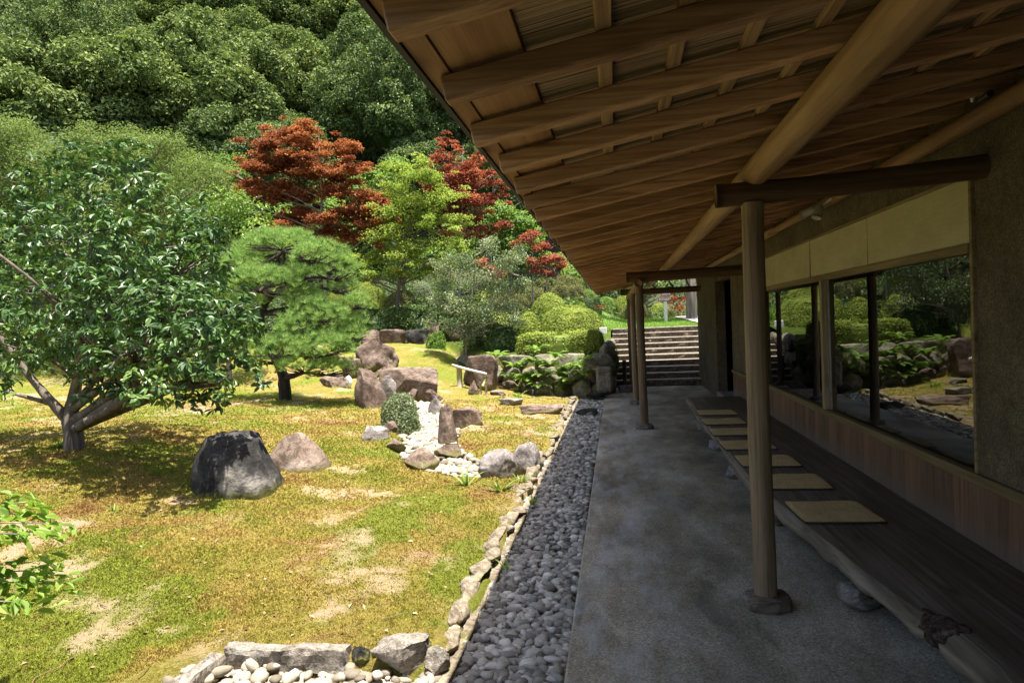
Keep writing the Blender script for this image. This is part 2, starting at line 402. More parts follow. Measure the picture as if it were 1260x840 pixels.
def pebble(name, stops):
    m, t, b = nt(name); n2 = noise(t, pos(t), 60, 4, .7)
    col = ramp(t, attr(t, 'tint'), stops); col = mixc(t, .6, col, ramp(t, n2, [(.3, (.7, .7, .7)), (.7, (1.2, 1.2, 1.2))]), 'MULTIPLY')
    t.links.new(col, b.inputs['Base Color']); b.inputs['Roughness'].default_value = .75; b.inputs['Specular IOR Level'].default_value = .3; bump(t, b, n2, .3, .004); return m
GREY_P = pebble('grey_pebbles', [(0, (.095, .09, .076)), (.35, (.235, .222, .19)), (.7, (.41, .39, .345)), (1, (.6, .575, .52))])
WHITE_P = pebble('white_pebbles', [(0, (.14, .115, .08)), (.4, (.32, .28, .21)), (1, (.5, .46, .385))])
R_BROWN = rockmat('brown_rock', (.12, .088, .068), (.215, .16, .125), (.32, .25, .205), (.36, .32, .27), .6)
R_BASE = rockmat('base_stone_rock', (.12, .095, .07), (.2, .165, .13), (.29, .245, .2), (.33, .3, .26), .62, 2, moss=False)
R_FOOT = rockmat('foot_stone_rock', (.16, .15, .13), (.28, .26, .235), (.38, .36, .33), (.45, .43, .4), .62, 3, moss=False)
R_RED = rockmat('reddish_rock', (.08, .055, .042), (.16, .115, .09), (.255, .195, .158), (.3, .25, .21), .62)
R_GREY = rockmat('grey_rock', (.14, .125, .115), (.25, .225, .21), (.36, .33, .31), (.45, .43, .4), .6)
R_DARK = rockmat('dark_lichened_rock', (.016, .016, .016), (.038, .037, .035), (.11, .105, .098), (.36, .33, .285), .56, 1.3)  # own dark grey, darkened further for the camellia's shade on the boulder
R_MOSSY = rockmat('mossy_stone', (.10, .088, .066), (.21, .185, .145), (.33, .295, .24), (.15, .175, .04), .52)
R_EDGE = rockmat('edging_stone', (.11, .088, .06), (.235, .195, .14), (.37, .32, .25), (.19, .175, .06), .55, 2, moss=False)
R_STEP = rockmat('step_stone', (.065, .046, .03), (.16, .12, .082), (.31, .25, .18), (.4, .36, .29), .66, 4, moss=False)
R_TREAD = rockmat('sunlit_tread_stone', (.2, .18, .145), (.30, .275, .23), (.40, .375, .325), (.22, .19, .15), .66, 3, moss=False)  # lighter than the risers: sun on the step tops put into the colour
R_CURB = rockmat('weathered_kerb_stone', (.15, .13, .105), (.27, .24, .20), (.40, .365, .315), (.12, .1, .075), .6, 3, moss=False)
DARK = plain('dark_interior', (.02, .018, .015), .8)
BLACK = plain('black_roof_edge', (.012, .011, .01), .6)
THATCH = plain('roof_shingle', (.09, .075, .06), .9, 0, .4, 40)
BARK = wood('grey_bark', (.09, .075, .06), (.19, .165, .135), (.33, .3, .26), 2, 18, .9)
BARKD = wood('dark_bark', (.025, .02, .016), (.06, .048, .038), (.13, .105, .085), 2, 20, .95)
BARKP = wood('pale_bark', (.18, .16, .13), (.32, .29, .24), (.45, .42, .36), 2, 22, .9)
WHITE = plain('white_paint', (.75, .74, .72), .5, 0, .06)

# ------------------------------------------------------------------ terrain
WX = np.array([-16, -12, -8.3, -5.6, -4.6, -3.9, -3.1, -1.9, -.8, .2, 4]); WY = np.array([20.4, 20.2, 19.8, 19.4, 18.4, 17.0, 15.9, 15.25, 15.05, 15.1, 15.2])
EX0 = -.90                                                    # where moss meets the gravel strip
def wall_y(x): return np.interp(x, WX, WY)
def terrain(x, y, bumps=True):
    x = np.asarray(x, float); y = np.asarray(y, float)
    left = S((-x-1.0)/6)
    z = .0 + .42*left*S((y-2.0)/6) + .77*S((y-13.6)/4.6)*S((-x-2.4)/2.4)
    def g(cx, cy, sx, sy, h): return h*np.exp(-(((x-cx)/sx)**2+((y-cy)/sy)**2))
    z = z + g(-1.75, 5.6, .55, .75, .14) + g(-1.75, 9.7, .8, 1.1, .13) + g(-3.1, 4.5, .6, .5, .06) + g(-2.4, 3.9, .5, .35, .05) + g(-3.3, 15.6, 1.0, 1.2, .2)
    yw = wall_y(x)
    zt = .86 + .1055*np.clip(y-15.5, 0, 4.5) + .024*np.clip(y-20.0, 0, 30) + .125*np.clip(y-21, 0, 18)*S((-x+.6)/3)
    z = z + (zt-z)*S((y-yw)/.28)
    d = .94*y - .34*x                                         # distance towards the mountain
    z = z + .74*np.clip(d-41, 0, 130) + .004*np.clip(d-41, 0, 60)**2*.6
    z = z - .55*S((x-.0)/.25)*(y < 16.6)*1.0
    return z
def T(x, y): return float(terrain(np.array([x]), np.array([y]))[0])
def ground(px, py):
    d = ray(px, py); lo = .5
    for t in np.linspace(1.5, 160, 6400):
        p = C0+d/np.linalg.norm(d)*t
        if p[2] <= T(p[0], p[1]): return p
    return C0+d/np.linalg.norm(d)*60

def grid(x0, x1, y0, y1, st, zf):
    xs = np.arange(x0, x1+1e-6, st); ys = np.arange(y0, y1+1e-6, st)
    X, Y = np.meshgrid(xs, ys, indexing='ij'); x = X.ravel(); y = Y.ravel(); V = np.stack([x, y, zf(x, y)], -1)
    ny = len(ys); i = np.arange(len(xs)-1)[:, None]*ny; j = np.arange(ny-1)[None]
    return V, np.stack([i+j, i+ny+j, i+ny+j+1, i+j+1], -1).reshape(-1, 4)
def ragged(y): return EX0 + .05*fbm(np.stack([y, y*0, y*0], -1), 1.7, 3, 3)
STREAM = [tuple(ground(*q)[:2]) for q in ((515, 492), (528, 503), (534, 520), (530, 538), (524, 551), (546, 567), (572, 572), (600, 576))]
print('stream', STREAM)
def stream_d(x, y):
    best = np.full(x.shape, 9.0)
    for (a, b), (c, d) in zip(STREAM[:-1], STREAM[1:]):
        t = np.clip(((x-a)*(c-a)+(y-b)*(d-b))/((c-a)**2+(d-b)**2), 0, 1); best = np.minimum(best, np.hypot(x-a-t*(c-a), y-b-t*(d-b)))
    return best
def moss_z(x, y):
    z = terrain(x, y); P = np.stack([x, y, 0*x], -1)
    z = z + .035*fbm(P, .9, 3, 11) + .03*(.5-np.abs(fbm(P, 2.1, 3, 14))) + .016*fbm(P, 4.5, 3, 12) + .007*fbm(P, 15, 3, 13)
    z = z - .08*S((.55-stream_d(x, y))/.25)
    z = np.where(y < 15.1, z - .6*S((x-ragged(y))/.05), z)
    z = z - .14*S((3.22-y)/.08)*S((x+2.32-.55*(y-3.0))/.1)           # bed of the white pebbles
    return z
V, F = grid(-16, -.12, 1.2, 21, .045, moss_z)
zone = S((V[:, 1]-wall_y(V[:, 0]))/.3)
def soil_f(P): q = np.asarray(P)*np.array([1, 1, 0]); return fbm(q, 2.4, 5, 61, .62) + .30*fbm(q, .55, 2, 62) - .12
def green_f(P):
    q = np.asarray(P)*np.array([1, 1, 0]); return np.clip(.08+.8*fbm(q, 1.1, 4, 63, .55)+.30*S((q[:, 1]-6)/5)*S((-q[:, 0]-2.5)/2)+.3*S((q[:, 1]-14)/2.5), 0, 1)
tag(mk('ground', V, F, MOSS, smooth=True, pts=dict(zone=zone, soil=soil_f(V), green=green_f(V))), kind='structure')
def far_z(x, y):
    z = terrain(x, y); inside = (x > -15.5) & (x < 3.4) & (y > 1.5) & (y < 20.6)
    z = np.where(inside, z-1.4, z-.06)
    z = np.where((x > -1.2) & (y <= 20.0), -1.6, z)
    return z + np.where(y > 42, .9*fbm(np.stack([x, y, 0*x], -1), .08, 3, 5), 0)
V, F = grid(-150, 90, -40, 170, 1.0, far_z)
tag(mk('hill', V, F, HILLG, smooth=True), kind='structure')
V, F = grid(-500, 500, -500, 500, 50.0, lambda x, y: -2.2+0*x)
tag(mk('terrain', V, F, HILLG), kind='structure')
V, F = grid(-1.2, 9, 20.0, 31, .1, lambda x, y: terrain(x, y)+.0+.012*fbm(np.stack([x, y, 0*x], -1), 1.2, 3, 8))
tag(mk('lawn', V, F, LAWN, smooth=True), kind='structure')
V, F = grid(2.55, 6, 20.05, 31, .25, lambda x, y: terrain(x, y)+.06)
tag(mk('path', V, F, plain('pale_gravel', (.5, .48, .44), .9)), kind='structure')

# veranda floor and gravel strip
FX0 = -.30
V, F = box((FX0, -6, -.18), (3.2, 16.72, 0), .012)
tag(mk('pavement', V, F, CONC), kind='structure')
def pebbles(name, pts, sizes, mat, seed, sub=1, near=None):
    r = np.random.default_rng(seed); mb = MB(); n = len(pts)
    for s_, msk in ((2, near), (1, ~near)) if near is not None else ((sub, np.ones(n, bool)),):
        iv, f = ico(s_); k = int(msk.sum())
        if not k: continue
        sz = sizes[msk][:, None]*np.array([1, .78, .52])*r.uniform(.75, 1.25, (k, 3))
        ang = r.uniform(0, 6.28, k); tl = r.normal(0, .35, k)
        L = iv[None]*sz[:, None]*.5
        L = L*(1+.10*np.sin(iv[None, :, 1]*4+r.uniform(0, 6, (k, 1))))[..., None]*(1+.13*np.sin(iv[None, :, 0]*3+r.uniform(0, 6, (k, 1)))[..., None])
        y2 = L[..., 1]*np.cos(tl)[:, None]-L[..., 2]*np.sin(tl)[:, None]; z2 = L[..., 1]*np.sin(tl)[:, None]+L[..., 2]*np.cos(tl)[:, None]
        x3 = L[..., 0]*np.cos(ang)[:, None]-y2*np.sin(ang)[:, None]; y3 = L[..., 0]*np.sin(ang)[:, None]+y2*np.cos(ang)[:, None]
        W = np.stack([x3, y3, z2], -1)+pts[msk][:, None]
        FF = (f[None]+(np.arange(k)*len(iv))[:, None, None]).reshape(-1, 3)
        mb.add(W.reshape(-1, 3), FF, np.repeat(np.clip(r.normal(.45, .24, k), 0, 1), len(f)))
    o = mb.build(name, mat, smooth=True); return tag(o, kind='stuff')
V, F = box((-1.05, -6, -.4), (FX0+.02, 15.3, -.115)); mb = MB().add(V, F)
tag(mb.build('gravel_bed', plain('wet_soil', (.06, .052, .042), .95)), kind='structure')
r = np.random.default_rng(21); pts = []
for layer in range(2):
    yy = 1.6
    while yy < 15.1:
        st = .047 if yy < 6 else .055 if yy < 9 else .07
        for xx in np.arange(-.90, FX0-.01, st): pts.append((xx+r.normal(0, st*.25), yy+r.normal(0, st*.25), -.085+.024*layer+r.normal(0, .006), st))
        yy += st*.86
pts = np.array(pts); pts[:, 0] = np.minimum(pts[:, 0], FX0-.025)
pebbles('gravel', pts[:, :3], pts[:, 3]*r.uniform(1.0, 2.0, len(pts)), GREY_P, 22, near=pts[:, 1] < 5)
pts = []
for xx in np.arange(-2.5, -.93, .055):
    for yy in np.arange(2.3, 3.17, .05):
        if xx > -2.30+.55*(yy-3.0): pts.append((xx+r.normal(0, .016), yy+r.normal(0, .016), -.055+r.normal(0, .014)))
        if xx > -2.28+.55*(yy-3.0) and r.random() < .5: pts.append((xx+r.normal(0, .02), yy+r.normal(0, .02), -.02+r.normal(0, .014)))
pts = np.array(pts)
pebbles('white_gravel', pts, r.uniform(.045, .10, len(pts)), WHITE_P, 23, 2)
pts = []
for (a, b), (c, d) in zip(STREAM[:-1], STREAM[1:]):
    n = int(np.hypot(c-a, d-b)*300)
    t = r.random(n); s = np.clip(r.normal(0, .19, n), -.38, .38); nn = np.array([-(d-b), c-a])/np.hypot(c-a, d-b)
    x = a+t*(c-a)+s*nn[0]; y = b+t*(d-b)+s*nn[1]; pts += list(zip(x, y))
pts = np.array(pts); zz = moss_z(pts[:, 0], pts[:, 1])+.022+r.uniform(0, .03, len(pts))
pebbles('stream_gravel', np.column_stack([pts, zz]), r.uniform(.055, .14, len(pts)), WHITE_P, 24, 1)

# ------------------------------------------------------------------ the veranda building
SL = .18
def ru(x): return 2.27 + (x+.46)*SL                            # underside of the rafters
bld = empty('tea_pavilion', (1.94, 8, 0), 'long japanese pavilion with timber eave, log posts and plastered window wall', 'pavilion')
YA, YB = -5.8235, 17.45
# walls
mb = MB()
WX0, WX1 = 1.955, 2.12
def wallbox(y0, y1, z0, z1, x0=WX0, x1=WX1): mb.add(*box((x0, y0, z0), (x1, y1, z1)))
wallbox(-5.8, 4.115, .65, 2.76); wallbox(4.115, 9.45, 2.352, 2.76); wallbox(9.45, 12.15, .652, 2.76)
wallbox(13.9, 16.95, 0, 2.76, 1.94); wallbox(12.15, 13.9, 2.3, 2.76)
wallbox(9.45, 12.15, 0, .652, 1.975); wallbox(-5.8, 9.45, 0, .652, 1.975)
for a_, b_ in (((2.12, 16.75, -1.9), (6.4, 16.95, 3.4)), ((6.2, -5.59, -1.9), (6.4, 16.75, 3.4)), ((2.12, -5.79, -1.9), (6.4, -5.59, 3.4))):
    V, F = box(a_, b_); V[:, 2] = np.where(V[:, 2] > 1, ru(V[:, 0])+.11, V[:, 2]); mb.add(V, F)
mb.build('wall', PLAST, bld)
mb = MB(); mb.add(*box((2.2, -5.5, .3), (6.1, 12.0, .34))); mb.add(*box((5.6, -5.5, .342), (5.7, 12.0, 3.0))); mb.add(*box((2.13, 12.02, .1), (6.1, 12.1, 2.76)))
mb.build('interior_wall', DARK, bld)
# recessed doorway
d_ = MB().add(*box((2.36, 12.15, .16), (2.41, 13.9, 2.3))).build('door', plain('dark_door_board', (.03, .024, .018), .7), bld)
mb = MB(); mb.add(*box((1.9, 12.2, 0), (2.36, 13.88, .15), .02)); mb.build('doorstep', R_FOOT, bld)
# wainscot of upright boards below the window, sill, window, transom
mb = MB(); y = -5.72
while y < 12.1:
    mb.add(*box((1.943, y+.0015, .20), (1.975, min(y+.1135, 12.14), .648), .002)); y += .115
mb.build('wainscot', WAINS, bld)
MB().add(*box((1.925, -5.8, .652), (1.99, 12.14, .712), .006)).build('window_sill', SILLW, bld)
win = MB()
win.add(*box((1.93, 4.12, 1.932), (2.0, 9.45, 1.986), .004)); win.add(*box((1.935, 4.085, .714), (1.985, 4.113, 2.352), .003)); win.add(*box((1.935, 9.452, .714), (1.985, 9.49, 2.352), .003))
win.add(*box((1.94, 4.12, 2.35), (1.985, 9.45, 2.372), .003))
win = win.build('window', SILLW, bld)
MB().add(*box((1.915, 6.80, .714), (1.985, 6.865, 1.931), .004)).build('mullion', MULLW, win)
MB().add(*box((1.965, 6.775, .714), (1.98, 6.797, 1.931))).build('metal_strip', plain('aluminium', (.5, .5, .5), .35, 1), win)
def glass_mat():
    m, t, b = nt('window_glass'); t.nodes.remove(b)
    fr = N(t, 'ShaderNodeFresnel'); fr.inputs[0].default_value = 1.75
    tr = N(t, 'ShaderNodeBsdfTransparent'); tr.inputs[0].default_value = (.72, .78, .74, 1)
    gl = N(t, 'ShaderNodeBsdfGlossy'); gl.inputs['Roughness'].default_value = 0.0; gl.inputs[0].default_value = (.95, .97, .95, 1)
    mx = N(t, 'ShaderNodeMixShader'); t.links.new(fr.outputs[0], mx.inputs[0]); t.links.new(tr.outputs[0], mx.inputs[1]); t.links.new(gl.outputs[0], mx.inputs[2])
    t.links.new(mx.outputs[0], t.nodes['Material Output'].inputs[0]); return m
GLASS = glass_mat()
for a, b in ((4.113, 6.775), (6.866, 9.452)):
    MB().add(np.array([(1.972, a, .714), (1.972, b, .714), (1.972, b, 1.931), (1.972, a, 1.931)]), np.array([(0, 3, 2, 1)])).build('pane', GLASS, win)
def blind_mat():
    m, t, b = nt('linen_blind'); p = pos(t); n1 = noise(t, vscale(t, p, (1, 160, 6)), 1, 3, .6); n2 = noise(t, vscale(t, p, (1, 1.3, 3.5)), 1, 6, .65); n3 = noise(t, vscale(t, p, (1, 5, 190)), 1, 2)
    col = ramp(t, n2, [(.3, (.37, .335, .205)), (.55, (.45, .41, .265)), (.75, (.5, .46, .31))])
    for q in (n1, n3): col = mixc(t, .5, col, ramp(t, q, [(.3, (.8, .79, .76)), (.7, (1.15, 1.14, 1.1))]), 'MULTIPLY')
    t.links.new(col, b.inputs['Base Color']); b.inputs['Roughness'].default_value = .9; bump(t, b, n1, .3, .002); return m
BLIND = blind_mat()
for a, b, g in ((4.117, 5.672, .004), (5.682, 7.25, .004), (7.27, 8.825, .03), (8.835, 9.448, .004)):
    V, F = box((1.948, a, 1.987), (1.962, b, 2.349), .002); V[(V[:, 1] < a+.1) & (V[:, 2] < 2.1), 1] += g
    mk('transom_panel', V, F, BLIND, bld)
# posts, beams, purlins
def log(name, pts, rad, mat, parent, sides=20, rough=.03, seed=1, sub=8): return mk(name, *tube(pts, rad, sides, True, rough, seed, sub), mat, parent, smooth=True)
for k, (x, y, top, rad) in enumerate(((.772, 3.973, 2.262, .061), (.357, 10.337, 2.19, .06), (.323, 13.307, 2.1, .055), (.314, 16.2, 2.1, .055))):
    p = log('post', [(x+.004, y, .05), (x-.004, y, 1.1), (x-.002, y, top)], [rad*1.04, rad, rad*.97], POSTW, bld, seed=k)
    V, F = rock((.27, .26, .15), 40+k, 4, 0, .03, .35, .02); V += np.array([x+.005, y, .0]); mk('base_stone', V, F, R_BASE, p, smooth=True)
log('beam', [(.575, 3.973, 2.312), (1.2, 3.973, 2.33), (1.99, 3.973, 2.375)], [.066, .062, .066], LOGX, bld, seed=3)
log('beam', [(.17, 10.337, 2.262), (1.0, 10.337, 2.265), (1.99, 10.337, 2.29)], [.075, .075, .08], LOGX, bld, seed=4)
log('beam', [(.12, 16.2, 2.26), (1.0, 16.2, 2.262), (1.96, 16.2, 2.27)], [.07, .07, .07], LOGX, bld, seed=5)
log('beam', [(.338, 10.1, 2.155), (.32, 13, 2.155), (.31, 17.2, 2.16)], [.055, .055, .055], LOGY, bld, seed=6)
log('purlin', [(.79, -5.8, 2.43), (.79, 2, 2.425), (.80, 8, 2.425), (.81, 13, 2.425), (.8, 17.3, 2.43)], [.085, .075, .068, .066, .066], LOGY, bld, seed=7, sub=10)
log('wall_plate', [(1.87, -5.8, 2.62), (1.87, 5, 2.60), (1.865, 8.6, 2.60)], [.055, .05, .035], LOGY, bld, 14, seed=8)
log('wall_plate', [(1.88, 8.3, 2.61), (1.87, 13, 2.61), (1.87, 17.25, 2.61)], [.05, .045, .045], LOGY, bld, 14, seed=9)
for xx in (.55, .95, 1.35, 1.72): log('strut', [(xx, 16.28, 2.3), (xx-.09, 16.85, ru(xx)-.02)], [.018, .018], LOGY, bld, 8, seed=int(xx*10))
# rafters (squared poles), battens, eave boards, reed ceiling, roof
y = YA+.344; k = 0
while y < YB:
    rr_ = np.random.default_rng(100+k); wd = .066+rr_.uniform(-.004, .004); ht = .07
    x0 = -.46+rr_.uniform(-.012, .012); x1 = 2.6
    p = np.array([x0, y, ru(x0)+ht/2]); q = np.array([x1, y+rr_.uniform(-.012, .012), ru(x1)+ht/2])
    mk('rafter', *beam(p, q, wd, ht, .005), RAFT, bld); y += .4605; k += 1
RT = .07/math.cos(math.atan(SL))
for x in (-.005, .215, .45, .68, .905, 1.13, 1.36, 1.59, 1.82):
    z = ru(x)+RT+.013
    mk('batten', *beam((x, YA, z), (x, YB, z), .045, .024, .003, (-SL, 0, 1)), BATT, bld)
def slab(x0, x1, dz0, dz1, y0=YA-.02, y1=YB+.02):
    V, F = box((x0, y0, 0), (x1, y1, 1)); z0 = ru(V[:, 0])+RT; V[:, 2] = np.where(V[:, 2] > .5, z0+dz1, z0+dz0); return V, F
mk('eave_board', *slab(-.427, -.225, .012, .034), EAVEB, bld)
mk('eave_fascia', *slab(-.488, -.43, .004, .03), EAVEB, bld)
mk('reed_ceiling', *slab(-.222, 2.6, .0265, .04), REED, bld)
mk('roof_edge', *slab(-.505, -.49, -.004, .1, YA-.05, YB+.05), BLACK, bld)
mk('roof', *slab(-.505, 6.6, .045, .13), THATCH, bld)
# floodlights clamped to the wall plate, and a cable hook
def floodlight():
    root = empty('floodlight', (1.80, 6.35, 2.575), 'pair of small pale clamp spotlights on the log under the eave', 'spotlight')
    grey = plain('pale_grey_plastic', (.42, .4, .35), .5)
    b = np.array([1.80, 6.35, 2.575])
    mk('bracket', *tube([b+(.04, -.3, .02), b+(0, 0, -.02), b+(.03, .22, -.02)], [.008, .016, .008], 8), grey, root)
    for s, d in ((-.08, (-.35, -.2, -.8)), (.1, (-.6, .5, -.25))):
        d = np.array(d)/np.linalg.norm(d); p = b+np.array([-.02, s, -.02])
        mk('lamp_head', *tube([p, p+d*.02, p+d*.09, p+d*.12], [.018, .034, .036, .042], 14), grey, root, smooth=True)
floodlight()
b = np.array([1.815, 3.62, 2.655])
hk = empty('cable_clip', tuple(b), 'small black cable clip with white knob on the wall log', 'clip')
mk('clip_body', *tube([b, b+(0, .1, -.005)], [.018, .014], 8), BLACK, hk); mk('knob', *tube([b+(-.02, .13, .0), b+(-.02, .132, .03)], [.006, .012], 8), WHITE, hk)

# ------------------------------------------------------------------ bench and straw cushions
BY = np.array([0.5, 1.6, 2.6, 2.74, 2.97, 3.08, 3.31, 3.52, 3.89, 4.35, 4.95, 5.68, 6.45, 7.56, 9.7, 11.35, 11.6])
BX = np.array([1.30, 1.31, 1.325, 1.346, 1.335, 1.285, 1.241, 1.212, 1.178, 1.136, 1.08, 1.03, 1.03, 1.047, 1.083, 1.123, 1.13])
def bx(y): return np.interp(y, BY, BX)
bench = empty('bench', (1.5, 6, 0), 'long dark plank bench with bark edged front along the window wall', 'bench')
ys = np.linspace(.5, 11.5, 260)
def plank(x0f, x1f, name):
    x0 = x0f(ys); x1 = x1f(ys); n = len(ys)
    V = np.concatenate([np.stack([x0, ys, 0*ys+.315], -1), np.stack([x1, ys, 0*ys+.315], -1), np.stack([x0, ys, 0*ys+.262], -1), np.stack([x1, ys, 0*ys+.262], -1)])
    i = np.arange(n-1)
    F = [np.concatenate([np.stack([i, n+i, n+i+1, i+1], -1), np.stack([2*n+i, 2*n+i+1, 3*n+i+1, 3*n+i], -1), np.stack([i, i+1, 2*n+i+1, 2*n+i], -1), np.stack([n+i, 3*n+i, 3*n+i+1, n+i+1], -1)]),
         np.array([[0, 2*n, 3*n, n], [n-1, 2*n-1, 4*n-1, 3*n-1]])]
    mk(name, V, F, BENCH, bench)
plank(lambda y: bx(y)+.004, lambda y: 1.372+0*y, 'seat_plank'); plank(lambda y: 1.376+0*y, lambda y: 1.652+0*y, 'seat_plank'); plank(lambda y: 1.656+0*y, lambda y: 1.94+0*y, 'seat_plank')
for x in (1.374, 1.654): mk('seam', *box((x-.0017, .5, .29), (x+.0017, 11.4, .3135)), LEGW, bench)
def rim(y0, y1, bulge, seed):
    yy = np.linspace(y0, y1, int((y1-y0)*45)+3)
    prof = np.array([(.01, .0005), (-.012, -.006), (-.03, -.025), (-.034, -.05), (-.02, -.074), (.02, -.088), (.06, -.09)])
    n = len(yy); e = np.minimum(1, np.minimum(yy-y0, y1-yy)/.05)
    X = bx(yy)[:, None]+prof[None, :, 0]*bulge*(.6+.4*e[:, None]); Z = .315+prof[None, :, 1]*bulge*(.75+.25*e[:, None]); Y = np.repeat(yy[:, None], len(prof), 1)
    V = np.stack([X, Y, Z], -1).reshape(-1, 3)
    q = V.copy(); q[:, 1] *= .35
    dsp = .03*fbm(q, 6, 5, seed)*np.tile(np.array([0, .4, 1, 1, 1, .6, 0]), n); V[:, 0] += dsp; V[:, 2] += .35*dsp
    m = len(prof); i = np.arange(n-1)[:, None]*m; j = np.arange(m-1)[None]
    mk('front_edge', V, np.stack([i+j, i+j+1, i+m+j+1, i+m+j], -1).reshape(-1, 4), BARKE, bench, smooth=True)
rim(3.10, 11.5, 1.25, 61); rim(.5, 3.02, 1.7, 62)
V, F = rock((.17, .36, .14), 63, 4, 6, .16); V += np.array([1.315, 3.09, .222]); mk('knot', V, F, rockmat('rotten_knot_wood', (.025, .017, .013), (.085, .06, .048), (.2, .175, .145), (.28, .25, .21), .6, 9, moss=False), bench, smooth=True)
for k, (x, y) in enumerate(((1.30, 3.97), (1.20, 5.54), (1.16, 7.1), (1.19, 8.6), (1.22, 10.05), (1.42, 2.4))):
    mk('leg', *tube([(x, y, .05), (x+.004, y, .27)], [.042, .04], 10, rough=.08, seed=k), LEGW, bench, smooth=True)
    V, F = rock((.23, .19, .14), 70+k, 4, 4, .06, .3); V += np.array([x-.02, y, .01]); mk('foot_stone', V, F, R_FOOT if k != 1 else R_BASE, bench, smooth=True)
for y in (4.02, 5.5, 7.1, 8.6, 10.05): mk('cross_rail', *beam((1.17 if y > 4.5 else 1.3, y+.06, .235), (1.93, y+.06, .235), .05, .05), LEGW, bench)
def straw_mat():
    m, t, b = nt('woven_straw'); o = obj(t)
    w1 = N(t, 'ShaderNodeTexWave', wave_type='BANDS', bands_direction='X'); w1.inputs['Scale'].default_value = 42; w1.inputs['Distortion'].default_value = .6; t.links.new(o, w1.inputs['Vector'])
    n1 = noise(t, vscale(t, o, (300, 14, 14)), 1, 3); n2 = noise(t, o, 5, 4)
    col = ramp(t, n1, [(.3, (.40, .285, .115)), (.6, (.64, .49, .235))])
    col = mixc(t, .5, col, ramp(t, w1.outputs['Fac'], [(.1, (.7, .68, .6)), (.5, (1.1, 1.1, 1.1))]), 'MULTIPLY')
    col = mixc(t, .7, col, ramp(t, n2, [(.3, (.8, .79, .75)), (.7, (1.12, 1.1, 1.06))]), 'MULTIPLY')
    t.links.new(col, b.inputs['Base Color']); b.inputs['Roughness'].default_value = .75; bump(t, b, w1.outputs['Fac'], .4, .003); return m
STRAW = straw_mat()
STRAWD = plain('dark_cushion_edge', (.05, .04, .025), .9)  # dark tone of the ring round the cushion's lower edge
CU = [(4.73, 1.115, 0.03, 'nearest straw cushion on the bench, to the right of the near post base'),
      (5.58, 1.065, 0.0, 'second straw cushion from the near end of the bench, half behind the post'),
      (6.37, 1.04, .01, 'third straw cushion from the near end, the one the post crosses in the middle'),
      (7.15, 1.008, .02, 'straw cushion fourth along the bench, its right corner just past the post'),
      (7.97, 1.01, -.01, 'straw cushion third from the far end of the bench'),
      (8.75, 1.02, .03, 'straw cushion next to last at the far end of the bench'),
      (9.56, 1.05, .0, 'farthest straw cushion at the door end of the bench')]
def cushion_mesh(seed):
    n = 17; V, F = [], []
    g = np.linspace(-1, 1, n); X, Y = np.meshgrid(g, g, indexing='ij')
    pr = (1-np.abs(X)**6)*(1-np.abs(Y)**6)
    x = X*.245*(1-.03*(np.abs(Y)**6)); y = Y*.245*(1-.03*(np.abs(X)**6))
    P = np.stack([x, y, 0*x], -1).reshape(-1, 3); wob = .004*fbm(P, 7, 3, seed).reshape(n, n)
    top = .013+.008*pr**.5+wob
    top = np.stack([x, y, top], -1).reshape(-1, 3); bot = np.stack([x, y, .0*x+.002], -1).reshape(-1, 3)
    i = np.arange(n-1)[:, None]*n; j = np.arange(n-1)[None]; q = np.stack([i+j, i+n+j, i+n+j+1, i+j+1], -1).reshape(-1, 4)
    ring = [(a, 0) for a in range(n)]+[(n-1, b) for b in range(1, n)]+[(a, n-1) for a in range(n-2, -1, -1)]+[(0, b) for b in range(n-2, 0, -1)]
    rr2 = np.array([a*n+b for a, b in ring]); r2 = np.roll(rr2, -1)
    side = np.stack([rr2, rr2+n*n, r2+n*n, r2], -1)
    return np.vstack([top, bot]), [np.vstack([q, q[:, ::-1]+n*n, side])], np.array(top)[rr2]
for k, (y, xl, rot, lab) in enumerate(CU):
    root = empty('straw_cushion', (xl+.245, y, .316), lab, 'cushion', 'straw cushions along the bench')
    V, F, ringp = cushion_mesh(200+k)
    cs, sn = math.cos(rot), math.sin(rot); Rm = np.array([[cs, -sn, 0], [sn, cs, 0], [0, 0, 1]])
    mk('cover', V@Rm.T+ORG[root.name], F, STRAW, root, smooth=False)
    ringp = ringp*np.array([1.012, 1.012, 0])+np.array([0, 0, .0075])
    mk('edge_ring', *tube(np.vstack([ringp, ringp[:1]])@Rm.T+ORG[root.name], .0065, 6, False), STRAWD, root, smooth=True)

# ------------------------------------------------------------------ stone steps
st = empty('stone_steps', (1.2, 16.7, 0), 'broad flight of ten rough stone steps climbing to the lawn', 'steps')
for k in range(10):
    y0 = 16.7+.33*k; z1 = .135*(k+1)
    xs_ = np.linspace(-.12, 3.4, 60); prof = [(0, z1-.16), (0, z1-.07), (.0, z1-.02), (.02, z1), (.18, z1+.003), (.42, z1+.004)]
    V = np.array([[(x, y0+a, b) for a, b in prof] for x in xs_]).reshape(-1, 3)
    nz = fbm(V, 9, 4, 300+k); V[:, 1] += .022*nz; V[:, 2] += .010*fbm(V, 7, 3, 330+k)
    m = len(prof); i = np.arange(59)[:, None]*m; j = np.arange(m-1)[None]
    mk('step', V, np.stack([i+j, i+m+j, i+m+j+1, i+j+1], -1).reshape(-1, 4), R_STEP, st, smooth=True)
    V, F = beam((-.12, y0+.17, z1+.006), (3.4, y0+.17, z1+.006), .37, .035, .008); mk('tread', V, F, R_TREAD, st)

